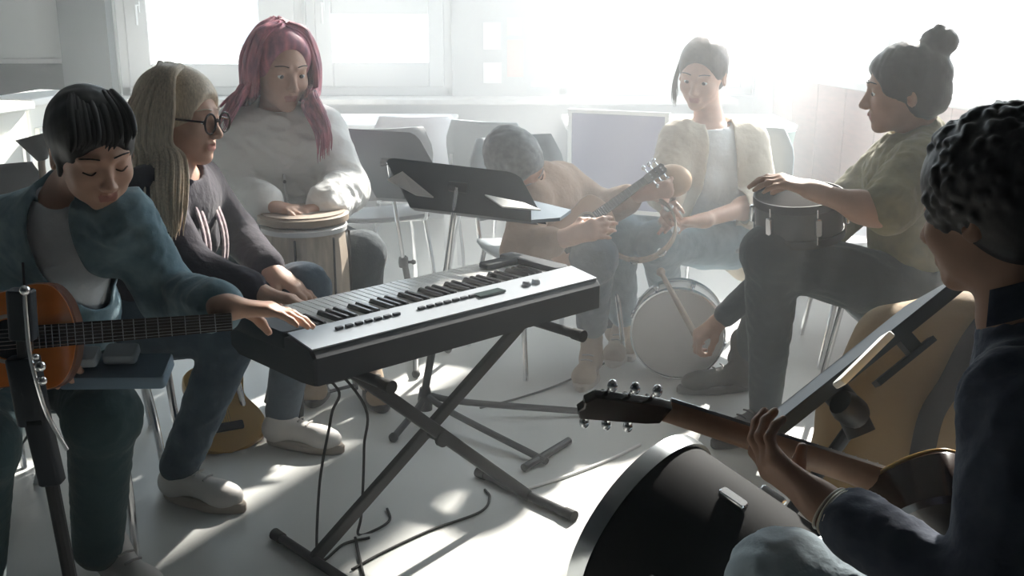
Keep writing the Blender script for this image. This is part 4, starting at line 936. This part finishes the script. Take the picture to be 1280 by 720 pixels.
# drums -----------------------------------------------------------------------
def drum(name, label, cat, c, axis, R_, L, shell, head, hoop, nlug=8, hoopw=.030, rods=True, n=56, taper=1.0, ref=None):
    """c: centre of the first head, axis points to the second"""
    ax = nrm(axis); root = empty(name, c, label, cat)
    MB().lathe([(R_*.985, .006), (R_, .012), (R_*(1+taper)/2, L/2), (R_*taper, L-.012), (R_*taper*.985, L-.006)], c, ax, n).build('shell', shell, root)
    for k, (z, rr) in enumerate(((0, R_), (L, R_*taper))):
        s_ = -1 if k == 0 else 1
        MB().lathe([(rr*1.0, z-s_*.004), (rr*1.0, z+s_*.003), (rr*.95, z+s_*.004), (0.001, z+s_*.004)] if s_ > 0 else [(0.001, z-.004), (rr*.95, z-.004), (rr, z-.003), (rr, z+.004)], c, ax, n).build('drumhead', head, root)
        h = MB(); r0, r1 = rr*1.012, rr*1.045
        h.lathe([(r0, z-s_*hoopw), (r1, z-s_*hoopw), (r1*1.006, z-s_*hoopw*.5), (r1, z+s_*.012), (r0, z+s_*.012)], c, ax, n, closed=True); h.build('hoop', hoop, root)
    u = V(1, 0, 0) if abs(ax[0]) < .9 else V(0, 1, 0); u = nrm(u-ax*np.dot(u, ax)); w = np.cross(ax, u)
    for i in range(nlug):
        a = 2*PI*(i+.35)/nlug; rd = u*math.cos(a)+w*math.sin(a); lg = MB()
        (lg.rod(c+ax*.0+rd*R_*1.05, c+ax*L+rd*R_*taper*1.05, .0028, 8) if rods else None); lg.rbox(c+ax*L/2+rd*(R_*(1+taper)/2+.010), (.018, .055, .016), .006, np.stack([np.cross(ax, rd), ax, rd], 1))
        lg.build('lug', M_chrome, root)
    return root
M_hooproot = mat('hoop_chrome', (.55, .58, .60), .22, 1.0)
# pale wooden hand drum in front of the pink-haired woman
M_pwood = mat('pale_wood', (.48, .40, .32), .6, noise=.3, nscale=10, stretch=(6, 6, 1)); M_skin = mat('drumskin_brown', (.32, .25, .19), .55, noise=.15); M_skinw = mat('drumskin_white', (.62, .61, .60), .5, noise=.05)
cD = at(380, 282, 3.50); zt = cD[2]
root = empty('hand_drum', (cD[0], cD[1], 0), 'pale wooden hand drum played by the pink-haired woman', 'drum')
MB().lathe([(.001, zt-.36), (.140, zt-.36), (.146, zt-.30), (.142, zt-.10), (.134, zt-.01), (.128, zt)], (cD[0], cD[1], 0), (0, 0, 1), 14).build('staved_shell', M_pwood, root, smooth=20)
MB().lathe([(.128, zt), (.14, zt-.012), (.142, zt+.004), (.132, zt+.008), (.001, zt+.006)], (cD[0], cD[1], 0), (0, 0, 1), 36).build('rim', M_skinw, root)
for k in range(7):
    a = 2*PI*k/7+.2; p = V(cD[0]+.146*math.cos(a), cD[1]+.146*math.sin(a), 0); MB().tube([p+V(0, 0, zt-.02), p+V(0, 0, zt-.30)], .004, 6).build('cord', M_rubber, root)
for k in range(3):
    a = 2*PI*k/3+.5; p = V(cD[0]+.11*math.cos(a), cD[1]+.11*math.sin(a), 0); q = V(cD[0]+.22*math.cos(a), cD[1]+.22*math.sin(a), 0.01); MB().tube([p+V(0, 0, zt-.36), q], .010, 8).build('leg', M_blackm, root)
root = empty('frame_drum', (cD[0], cD[1]+.0, zt+.012), 'round brown drum pad lying on top of the pale wooden hand drum', 'drum')
c2_ = V(cD[0]-.005, cD[1]+.02, zt+.012)
MB().lathe([(.001, 0), (.140, 0), (.150, .006), (.150, .026), (.142, .030), (.001, .030)], c2_, (0, 0, 1), 40).build('frame', M_skin, root)
MB().lathe([(.001, .031), (.138, .031), (.138, .034), (.001, .034)], c2_, (0, 0, 1), 40).build('drumhead', mat('skin_mid', (.42, .34, .28), .5), root)
# low black rack of bars near the feet
root = empty('pedal_rack', onz(408, 505), 'low rack of thin black bars on the floor by the feet of the drumming woman', 'rack')
a0, a1 = onz(372, 507), onz(446, 488)
for k in range(4):
    o_ = V(-.01, .045*k, .02+.02*k); MB().tube([a0+o_, a1+o_], .007, 8).build('bar', M_blackm, root)
for q in (a0, a1): MB().tube([q+V(0, -.01, .010), q+V(-.01, .15, .08)], .007, 8).build('end_rail', M_blackm, root)
# bass drum standing on edge
cB = at(848, 392, 3.88); axB = nrm(V(.12, 1, .10)); RB = .170
cB[2] = RB*1.05+.003
r = drum('bass_drum', 'white-headed drum standing on its edge at the feet of the woman in the tank top', 'drum', cB, nrm(V(.18, 1, 0)), RB, .15, M_white, M_skinw, M_hooproot, 8, .022)
# mallet
root = empty('mallet', at(870, 418, 3.60), 'brown mallet held against the white-headed drum', 'mallet'); a_, b_ = at(826, 340, 3.86), at(872, 424, 3.62)
MB().rod(a_, b_, .009, 10, .012).build('handle', M_skin, root); MB().ball(a_, .017, 14).build('tip', M_skin, root)
# foreground dark drum, tipped
axN = nrm(V(.72, -.66, -.31)); cF = at(800, 655, 1.88)
M_shell = mat('drum_shell_dark', (.010, .011, .012), .75, noise=.3, nscale=5, spec=.12)
r = drum('floor_drum', 'large dark drum with a broad chrome hoop tipped over in the foreground', 'drum', cF, axN, .185, .33, M_shell, mat('drumhead_black', (.03, .03, .032), .4), M_hooproot, 6, .022, rods=False)
c = MB(); q = at(985, 645, 1.66); 
# cylinders etc for P6: dark lap drum
cL = at(1004, 262, 3.22)
r = drum('lap_drum', 'dark round drum resting on the lap of the person with the topknot', 'drum', cL+V(-.01, .02, .035), nrm(V(.10, .12, -1)), .13, .11, mat('lap_drum_shell', (.05, .055, .06), .4), mat('lap_drum_head', (.030, .028, .027), .95, spec=.05), M_blackm, 6, .014)
# guitars ---------------------------------------------------------------------
def gout(L=.48, wu=.28, wl=.38, wst=.235, n=40):
    """guitar outline, x along the body (0 tail .. L neck), half widths"""
    xs = [0, .04, .14, .28, .42, .58, .70, .80, .90, .97, 1.0]; hw = [0, .42, .86, 1.0, .90, .62*wst/.235*1.0, .66, .735, .69, .42, .0]
    t = np.linspace(0, 1, n); X = (1-np.cos(t*PI))/2; hwv = np.interp(X, xs, hw)
    # smooth curve through the numbers
    k = np.ones(3)/3; hs = np.convolve(np.pad(hwv, 1, mode='edge'), k, 'valid'); hs[0] = hs[-1] = 0
    up = [(x*L, h*wl/2) for x, h in zip(X, hs)]; return up+[(x, -y) for x, y in up[-2:0:-1]]
def guitar(label, neck_joint, nut, face, body_m, top_m, neck_m, fb_m, scale=1.0, thick=.095, hole=True, headstock=.17, hs_m=None, parts=True):
    """neck_joint: where neck meets body, nut: end of neck, face: outward direction of the soundboard"""
    a, b = V(*neck_joint), V(*nut); d = nrm(b-a); f = nrm(V(*face)-d*np.dot(V(*face), d)); s_ = np.cross(f, d)   # s_: across
    s_ = nrm(np.cross(d, f)); L = .48*scale; T = thick*scale; base = a-d*L; root = empty('acoustic_guitar', base+d*L/2, label, 'guitar')
    o = gout(L, wl=.38*scale)
    ax, ay = d, s_
    nz = np.cross(ax, ay)
    sg = 1 if np.dot(nz, f) > 0 else -1
    MB().prism(o, base-f*(T/2+.001), ax, ay, T, .008).build('body', body_m, root, smooth=40)
    MB().prism([(x*.985+L*.0075, y*.975) for x, y in o], base+f*.001, ax, ay, .004, .001).build('soundboard', top_m, root, smooth=40)
    if hole:
        hc = base+d*L*.66+f*.0032; MB().lathe([(.001, 0), (.050*scale, 0), (.050*scale, .0015), (.001, .0015)], hc, f, 32).build('sound_hole', M_keyb, root)
        MB().torus(hc+f*.001, f, .058*scale, .004, 36, 6, .3).build('rosette', M_pwood, root)
        br = MB(); R = np.stack([d, s_, np.cross(d, s_)], 1); br.rbox(base+d*L*.27+f*.007, (.028, .16*scale, .012), .005, R); br.build('bridge', M_rubber, root)
    w0, w1 = .029*scale, .0225*scale; a2 = a-d*.005
    nk = MB(); P_ = []; m = 8
    for q, w_, dep in ((a2, w0, .030), (a2+d*.03, w0, .023), (b, w1, .020)):
        for i in range(m): th = PI*i/(m-1); P_.append(q+s_*w_*math.cos(th)-f*(dep*math.sin(th)*scale-.004))
    fc = [(k*m+i, k*m+i+1, (k+1)*m+i+1, (k+1)*m+i) for k in range(2) for i in range(m-1)]+[(k*m+m-1, k*m, (k+1)*m, (k+1)*m+m-1) for k in range(2)]+[tuple(range(m)), tuple(2*m+i for i in range(m))[::-1]]
    nk.add(P_, fc); nk.build('neck', neck_m, root, smooth=50)
    fbm = MB(); q0 = a-d*L*.22; P_ = [q0-s_*w0*1.02, q0+s_*w0*1.02, b+s_*w1*1.02, b-s_*w1*1.02]; fbm.add([p+f*.004 for p in P_]+[p+f*.011 for p in P_], [(3, 2, 1, 0), (4, 5, 6, 7), (0, 1, 5, 4), (1, 2, 6, 5), (2, 3, 7, 6), (3, 0, 4, 7)])
    fo = fbm.build('fingerboard', fb_m, root, smooth=0)
    NL = np.linalg.norm(b-q0)
    for k in range(1, 19):
        x = 1-(1-2**(-k/12))*1.0/(1-2**(-19/12)); x = max(x, .0)
        q = q0+(b-q0)*x; ww = (w0+(w1-w0)*x)*1.02; MB().rod(q-s_*ww+f*.0115, q+s_*ww+f*.0115, .0012, 6).build('fret', M_chrome, root)
    for i in range(6):
        y = (i-2.5)/2.5*.8; MB().rod(base+d*L*.28+s_*y*w0*1.15+f*.014, b+s_*y*w1+f*.0145, .0007, 5).build('string', M_chrome, root)
    if headstock:
        hd_ = nrm(d*.97-f*.24); R0 = b; hw = w1*1.25; o2 = [(0, -w1), (headstock*.15, -hw), (headstock*.93, -hw*1.15), (headstock, -hw*.5), (headstock*.97, 0), (headstock, hw*.5), (headstock*.93, hw*1.15), (headstock*.15, hw), (0, w1)]
        MB().prism(o2, b-f*.002, hd_, s_, .016, .002).build('headstock', hs_m or neck_m, root, smooth=30)
        for k in range(3):
            for sd in (-1, 1):
                q = b+hd_*headstock*(.28+.26*k)+s_*sd*hw*1.05; tp = MB(); tp.rod(q-s_*sd*.012, q+s_*sd*.016, .0032, 8); tp.ball(q+s_*sd*.024, (.008, .008, .010), 10); tp.rod(q-s_*sd*.012-f*.0, q-s_*sd*.012+f*.016, .004, 8); tp.build('tuning_peg', M_chrome, root)
    return root
M_org = mat('orange_varnish', (.72, .20, .03), .28, noise=.2, nscale=4, coat=.4, stretch=(1, 1, 5)); M_orgs = mat('brown_side', (.16, .06, .03), .35, coat=.3); M_fb = mat('rosewood', (.045, .035, .030), .5, noise=.3, nscale=20)
M_neck = mat('neck_wood', (.36, .20, .12), .45, noise=.25, nscale=8, stretch=(4, 4, 1)); M_dkbr = mat('dark_brown_varnish', (.035, .018, .012), .22, noise=.4, nscale=4, coat=.5); M_yel = mat('yellow_varnish', (.62, .38, .10), .3, noise=.15, nscale=5, coat=.4)
# orange guitar: body left, neck runs right under the hand
guitar('orange guitar played by the short-haired person, its neck pointing at the keyboard', at(98, 417, 2.10), at(290, 402, 2.16), (.0, -1, .25), M_orgs, M_org, M_fb, M_fb, .80, .10, headstock=0)
# dark guitar in the foreground, seen from the back
gj = at(1085, 596, 1.60); gn = at(832, 514, 1.56)
guitar('dark brown acoustic guitar held by the curly-haired person, neck pointing left', gj, gn, (-.28, .72, .62), M_dkbr, M_yel, M_neck, M_fb, .92, .10, headstock=.145, hs_m=M_dkbr)
# strap cloth on the headstock
c = MB()
# yellow instrument on the floor behind the blonde's legs
q = at(268, 528, 3.30)
root_y = None
guitar('yellow guitar standing on the floor behind the legs of the blonde woman', at(262, 452, 3.42), at(240, 360, 3.62), (.45, -.9, .1), M_yel, M_yel, M_fb, M_fb, .72, .08, headstock=0.0)
# tan instrument of the bowed player
guitar('small tan guitar held by the bowed grey-haired player behind the music stand', at(762, 258, 3.86), at(806, 226, 3.90), (-.1, -.92, .25), M_pwood, mat('tan_top', (.50, .33, .22), .4), M_fb, M_fb, .62, .08, headstock=.10, hs_m=M_fb)
# maraca and hoops held by the woman in the tank top
root = empty('maraca', at(838, 228, 3.98), 'tan gourd shaker held up by the woman in the white tank top', 'maraca')
MB().ball(at(840, 226, 3.98), (.075, .06, .062), 24).build('gourd', mat('gourd_tan', (.55, .36, .22), .5, noise=.15), root); MB().rod(at(842, 242, 3.98), at(836, 282, 4.02), .012).build('handle', M_skin, root)
ch = at(800, 285, 3.90); root = empty('tambourine', ch, 'pale tambourine ring leaning on the knees of the woman in pale jeans', 'tambourine')
axh = nrm(V(-.25, -.75, .62)); MB().lathe([(.128, -.018), (.135, -.018), (.135, .018), (.128, .018)], ch, axh, 40, closed=True).build('ring', M_pwood, root)
u = nrm(np.cross(axh, V(0, 0, 1))); w_ = np.cross(axh, u)
for k in range(8):
    a = 2*PI*k/8; p = ch+(u*math.cos(a)+w_*math.sin(a))*.131
    rd = nrm(p-ch); t_ = np.cross(axh, rd); MB().lathe([(.001, -.004), (.016, -.004), (.018, 0), (.016, .004), (.001, .004)], p, axh, 14).build('jingle', M_chrome, root)
# tan gig bag behind the near music stand --------------------------------------
M_bag = mat('bag_tan', (.30, .20, .10), .75, noise=.12, nscale=10, bump=.15, bscale=120)
S = SDF(); g0 = at(1100, 545, 2.45); 
P_ = [at(1092, 590, 2.42), at(1135, 505, 2.46), at(1160, 440, 2.52), at(1190, 395, 2.58)]
S.chain(P_, [.20, .165, .135, .085], .08, side=nrm(V(.8, -.2, -.3)), q=1.15)
S = SDF()
sb = nrm(V(.92, -.30, .0))
for px, py, Y, r_ in ((1112, 590, 2.44, .075), (1118, 520, 2.46, .07), (1150, 470, 2.50, .07), (1165, 425, 2.54, .065)):
    c = at(px, py, Y); S.cap(c-sb*.11, c+sb*.13, r_, k=.08)
for (px, py, Y), (qx, qy, Z) in (((1060, 590, 2.42), (1130, 420, 2.55)), ((1200, 600, 2.42), (1225, 400, 2.5)), ((1130, 600, 2.44), (1180, 400, 2.55)), ((1130, 760, 2.36), (1120, 600, 2.42)), ((1190, 780, 2.36), (1190, 600, 2.42)), ((1075, 760, 2.36), (1075, 600, 2.42))):
    S.cap(at(px, py, Y), at(qx, qy, Z), .075, .05, .09)
S.cap(at(1190, 400, 2.55), at(1212, 372, 2.58), .05, .04, .05)
root = empty('gig_bag', (P_[0][0], P_[0][1], 0), 'tan padded instrument bag standing behind the edge-on black music stand', 'bag')
build_sdf('bag_body', S, M_bag, root, .008, wr=.006, wf=10, seed=4)
st_ = MB(); st_.tube(spline([at(1238, 396, 2.42), at(1212, 432, 2.38), at(1188, 480, 2.34), at(1164, 520, 2.33), at(1150, 580, 2.33)], 20), .030, 8, flat=.2, up=(0, 1, 0)); st_.build('strap', M_rubber, root)
# black stand with chrome rod at the far left -------------------------------
base = onz(70, 700); base = V(at(70, 590, 1.98)[0], 1.98, 0)
root = empty('instrument_stand', base, 'tall black stand with a chrome rod and knobs before the orange guitar', 'stand')
for (x0, y0, x1, y1, w_) in ((26, 362, 30, 424, .048), (28, 446, 44, 530, .060), (46, 520, 66, 604, .046)):
    a_, b_ = at(x0, y0, 1.98), at(x1, y1, 1.98); d = nrm(b_-a_); c = MB(); sd = nrm(np.cross(d, V(0, 1, 0))); R = np.stack([sd, np.cross(d, sd), d], 1)
    c.rbox((a_+b_)/2, (w_, .035, np.linalg.norm(b_-a_)), .008, R); c.build('black_section', M_blackp, root)
MB().tube([at(28, 422, 1.98), at(30, 448, 1.98)], .012, 10).build('joint', M_blackm, root)
MB().tube([at(64, 600, 1.98), V(at(78, 620, 1.98)[0], 1.98, .2), V(at(84, 620, 1.98)[0], 1.98, .012)], .014, 10).build('post', M_blackm, root)
MB().tube(spline([at(30, 362, 1.94), at(33, 400, 1.94), at(37, 440, 1.94), at(46, 478, 1.94), at(60, 520, 1.95), at(84, 562, 1.96)], 18), .0042, 8).build('chrome_rod', M_chrome, root)
for (x, y, r_) in ((31, 363, .010), (50, 458, .011), (53, 476, .009), (45, 446, .006)): MB().ball(at(x, y, 1.935), r_, 12).build('knob', M_chrome, root)
for a in (.2, 2.3, 4.4): MB().tube(spline([V(at(82, 620, 1.98)[0], 1.98, .10), V(at(84, 620, 1.98)[0]+math.cos(a)*.1, 1.98+math.sin(a)*.1, .06), V(at(84, 620, 1.98)[0]+math.cos(a)*.24, 1.98+math.sin(a)*.24, .011)], 8), .010, 8).build('leg', M_blackm, root)
# folders on the lap of the guitarist
def slab(px, Y, w_, d_, t, rz, tilt, m, name, label, cat):
    c = at(*px, Y); R = np.array(Matrix.Rotation(rz, 3, 'Z') @ Matrix.Rotation(tilt, 3, 'X')); o = MB().rbox(c, (w_, d_, t), .008, R).build(name, m); return tag(o, label, cat)
slab((146, 464, ), 2.20, .225, .09, .030, .03, .30, mat('folder_blue', (.14, .21, .28), .5), 'folder', 'slate-blue folder lying on the lap below the orange guitar neck', 'folder')
slab((100, 446), 2.19, .08, .05, .022, .05, .35, mat('paper_bluish', (.36, .42, .46), .6), 'note_pad', 'pale note pad on the lap folder, the one next to the orange guitar body', 'note pad')
slab((152, 442), 2.21, .07, .05, .022, .05, .35, mat('paper_bluish2', (.30, .36, .41), .6), 'note_pad', 'pale note pad on the lap folder, under the middle of the guitar neck', 'note pad')
# ------------------------------------------------------------------ seats
c0 = place_chair(P1['pel'][0]-.02, P1['pel'][1]+.04, .15, 'grey shell chair under the short-haired guitarist', 'grey')
place_chair(P2['pel'][0]-.07, P2['pel'][1]+.10, PI/2-.15, 'grey shell chair under the blonde woman')
place_chair(P3['pel'][0], P3['pel'][1]+.05, .1, 'grey shell chair under the pink-haired drumming woman')
place_chair(P4['pel'][0]-.02, P4['pel'][1]+.03, .5, 'grey shell chair under the bowed grey-haired player')
place_chair(P5['pel'][0]+.03, P5['pel'][1]+.02, -.35, 'grey shell chair under the woman in the white tank top')
place_chair(P6['pel'][0]+.02, P6['pel'][1]+.0, -PI/2, 'grey shell chair under the person with the topknot')
place_chair(P7['pel'][0]+.03, P7['pel'][1]-.02, PI+.64, 'grey shell chair under the curly-haired person at the right edge')
def backat(px, py, Y, rz, label, kind, dz=0):
    p = at(px, py, Y); return place_chair(p[0], p[1], rz, label, kind)
# empty chairs seen from behind or the side
backat(520, 200, 5.45, PI+.1, 'pale shell chair pushed to the table under the second window', 'pale'); backat(640, 200, 5.2, PI-.5, 'grey shell chair before the pillar behind the bowed player', 'grey')
backat(1055, 190, 4.5, -PI/2-.2, 'pale shell chair by the red-brown wall, the one farther from the topknot', 'pale'); backat(1108, 190, 4.2, -PI/2-.1, 'pale shell chair by the red-brown wall, right behind the topknotted head', 'pale')
backat(470, 250, 4.95, PI+.3, 'dark shell chair behind the two music stands', 'dark'); backat(30, 230, 3.4, .9, 'dark shell chair at the left edge behind the guitarist', 'dark')
# lavender board standing between pillar and tank-top woman
a_, b_ = at(714, 138, 5.3), at(835, 142, 5.1); zb = .40
root = empty('display_board', ((a_+b_)/2)*V(1, 1, 0), 'lavender board with a thin white frame standing left of the woman in the tank top', 'board')
d = nrm((b_-a_)*V(1, 1, 0)); n_ = V(-d[1], d[0], 0); R = np.stack([d, n_, V(0, 0, 1)], 1); L = np.linalg.norm((b_-a_)[:2]); cz = (a_[2]+zb)/2; cc = ((a_+b_)/2)*V(1, 1, 0)
MB().box(cc+V(0, 0, cz), (L, .02, a_[2]-zb), R).build('panel', mat('board_lavender', (.36, .35, .46), .7), root, smooth=0)
fm = MB(); fm.box(cc+V(0, 0, a_[2]), (L+.02, .035, .018), R); fm.box(cc+V(0, 0, zb), (L+.02, .035, .018), R)
for s_ in (-1, 1): fm.box(cc+d*s_*L/2+V(0, 0, cz), (.018, .035, a_[2]-zb), R)
fm.build('frame', M_white, root, smooth=0)
for s_ in (-1, 1): MB().box(cc+d*s_*L*.42+V(0, 0, zb/2), (.03, .03, zb), R).build('leg', M_chrome, root, smooth=0); MB().box(cc+d*s_*L*.42+V(0, 0, .012), (.035, .40, .024), R).build('foot', M_chrome, root, smooth=0)
# lampshade-like cup on the window side
p = at(974, 182, 4.9); root = empty('plant_pot', p*V(1, 1, 0), 'pale green tapered pot on a slim post behind the woman in the tank top', 'pot')
MB().lathe([(.001, -.09), (.045, -.09), (.07, .07), (.062, .07), (.04, -.07), (.001, -.07)], p, (0, 0, 1), 28).build('pot', mat('pot_green', (.55, .66, .60), .5), root); MB().lathe([(.10, 0), (.10, .015), (.014, .03), (.012, p[2]-.09), (.03, p[2]-.088)], p*V(1, 1, 0), (0, 0, 1), 20).build('post', M_chrome, root)
# black lamp at the left
p = at(52, 205, 3.7); b0 = p*V(1, 1, 0); root = empty('floor_lamp', b0, 'small black cone lamp standing behind the short-haired guitarist', 'lamp')
MB().lathe([(.001, .055), (.018, .05), (.062, -.035), (.055, -.035), (.012, .042), (.001, .042)], at(47, 182, 3.7), nrm(V(.25, 0, -1)), 24).build('lamp_shade', M_rubber, root); MB().tube([at(52, 195, 3.7), p, V(b0[0], b0[1], .02)], .012, 10).build('pole', M_skin, root); MB().lathe([(.001, 0), (.12, 0), (.12, .018), (.001, .022)], b0, (0, 0, 1), 24).build('base', M_grey, root)
# cables ------------------------------------------------------------------
def cable(pts, label, r_=.0038): return tag(MB().tube(spline(pts, 60), r_, 8).build('cable', M_rubber), label, 'cable')
kz = ZK-.11
cable([kp(.06, .31, ZK-.07), at(417, 480, 2.62), at(414, 520, 2.62), at(400, 600, 2.66)*V(1, 1, 1), onz(396, 690, .004), onz(405, 700, .004), onz(430, 680, .004), onz(462, 672, .004)], 'thin black cable hanging straight from the left end of the keyboard, the left of two')
cable([kp(.18, .31, ZK-.07), at(452, 500, 2.64), at(455, 560, 2.66), at(452, 640, 2.60), onz(448, 668, .004), onz(470, 662, .004), onz(487, 650, .004), onz(484, 636, .004)], 'thin black cable hanging from the keyboard to a small loop on the floor')
cable([onz(440, 712, .004), onz(480, 690, .004), onz(540, 662, .004), onz(600, 640, .004), onz(612, 622, .004), onz(606, 612, .004)], 'black cable trailing over the floor between the feet of the cross stand')
cable([onz(444, 672, .004), onz(450, 700, .004), onz(458, 735, .004)], 'short black cable end running towards the viewer beside the left stand foot')
cable([onz(600, 510, .004), onz(650, 497, .004), onz(700, 480, .004), onz(760, 452, .004), onz(790, 440, .004)], 'thin pale-lit cable crossing the floor beyond the cross stand')
tag(MB().tube(spline([onz(655, 612, .005), onz(700, 598, .005), onz(760, 575, .005), onz(800, 556, .005)], 30), .005, 8).build('cable', mat('cable_white', (.7, .7, .7), .6)), 'white cable on the floor leading to the tipped dark drum', 'cable')
# ------------------------------------------------------------------ haze, light, camera
hz = MB(); hz.box(((XL+2.9)/2, (YB+YF)/2, H/2), (2.9-XL-.02, YB-YF-.02, H-.02)); hm = bpy.data.materials.new('haze_volume'); hm.use_nodes = True; nt = hm.node_tree; nt.nodes.clear()
out = nt.nodes.new('ShaderNodeOutputMaterial'); vs = nt.nodes.new('ShaderNodeVolumeScatter'); vs.inputs['Density'].default_value = HAZE; vs.inputs['Anisotropy'].default_value = .15; vs.inputs['Color'].default_value = (.94, .975, 1, 1)
geo = nt.nodes.new('ShaderNodeNewGeometry'); sx = nt.nodes.new('ShaderNodeSeparateXYZ'); nt.links.new(geo.outputs['Position'], sx.inputs[0])
def mrange(i, a, b, c, d):
    m = nt.nodes.new('ShaderNodeMapRange'); m.interpolation_type = 'SMOOTHSTEP'; m.inputs[1].default_value = a; m.inputs[2].default_value = b; m.inputs[3].default_value = c; m.inputs[4].default_value = d; nt.links.new(i, m.inputs[0]); return m.outputs[0]
my = mrange(sx.outputs[1], 1.7, 4.5, .05, 1.0); mxx = mrange(sx.outputs[0], -2.3, .3, .12, 1.0); mm = nt.nodes.new('ShaderNodeMath'); mm.operation = 'MULTIPLY'; nt.links.new(my, mm.inputs[0]); nt.links.new(mxx, mm.inputs[1])
m2 = nt.nodes.new('ShaderNodeMath'); m2.operation = 'MULTIPLY'; m2.inputs[1].default_value = HAZE; nt.links.new(mm.outputs[0], m2.inputs[0]); nt.links.new(m2.outputs[0], vs.inputs['Density'])
nt.links.new(vs.outputs[0], out.inputs['Volume']); tag(hz.build('haze', hm, smooth=0), kind='stuff')
sc = bpy.context.scene
w = bpy.data.worlds.new('sky'); sc.world = w; w.use_nodes = True; nt = w.node_tree; bg = nt.nodes['Background']
sky = nt.nodes.new('ShaderNodeTexSky'); sky.sky_type = 'HOSEK_WILKIE'; sky.turbidity = 5
az = math.radians(AZ); el = math.radians(EL); sd_ = V(math.sin(az)*math.cos(el), math.cos(az)*math.cos(el), math.sin(el)); sky.sun_direction = Vector(sd_)
mx = nt.nodes.new('ShaderNodeMix'); mx.data_type = 'RGBA'; mx.inputs[0].default_value = .75; mx.inputs[7].default_value = (.74, .88, 1.0, 1)
nt.links.new(sky.outputs[0], mx.inputs[6]); nt.links.new(mx.outputs[2], bg.inputs[0]); bg.inputs[1].default_value = SKY
sl = bpy.data.lights.new('sun', 'SUN'); sl.energy = SUN; sl.angle = math.radians(1.2); sl.color = (1.0, .96, .90); so = bpy.data.objects.new('sun', sl); COL.objects.link(so); so.rotation_euler = Vector(sd_).to_track_quat('Z', 'Y').to_euler()
def portal(c, n_, w_, h_):
    l = bpy.data.lights.new('window_light_guide', 'AREA'); l.shape = 'RECTANGLE'; l.size = w_; l.size_y = h_; l.cycles.is_portal = True
    o = bpy.data.objects.new('window_light_guide', l); COL.objects.link(o); o.location = c; o.rotation_euler = Vector(V(*n_)).to_track_quat('-Z', 'Y').to_euler()
for a, b in wins: portal(((a+b)/2, YB+.16, (ZS+ZT)/2), (0, -1, 0), b-a, ZT-ZS)
for a, b in ((.12, 1.30), (1.42, 3.2)): portal(rp((a+b)/2, (ZR+ZT+.1)/2, .16), -RN, b-a, ZT+.1-ZR)
cam = bpy.data.cameras.new('camera'); cam.sensor_width = 36; cam.lens = 36*F/1280; cam.clip_start = .05; cam.clip_end = 200
co_ = bpy.data.objects.new('camera', cam); COL.objects.link(co_); co_.location = (0, 0, CH); co_.rotation_euler = (PI/2-TH, 0, 0); sc.camera = co_
sc.view_settings.view_transform = 'Standard'; sc.view_settings.look = 'None'; sc.view_settings.gamma = 1; sc.view_settings.use_curve_mapping = False; sc.view_settings.exposure = EXPO
cy = sc.cycles; cy.use_denoising = True; cy.max_bounces = 6; cy.diffuse_bounces = 3; cy.glossy_bounces = 3; cy.transmission_bounces = 3; cy.volume_bounces = 1; cy.transparent_max_bounces = 16; cy.sample_clamp_indirect = 6; cy.caustics_reflective = False; cy.caustics_refractive = False
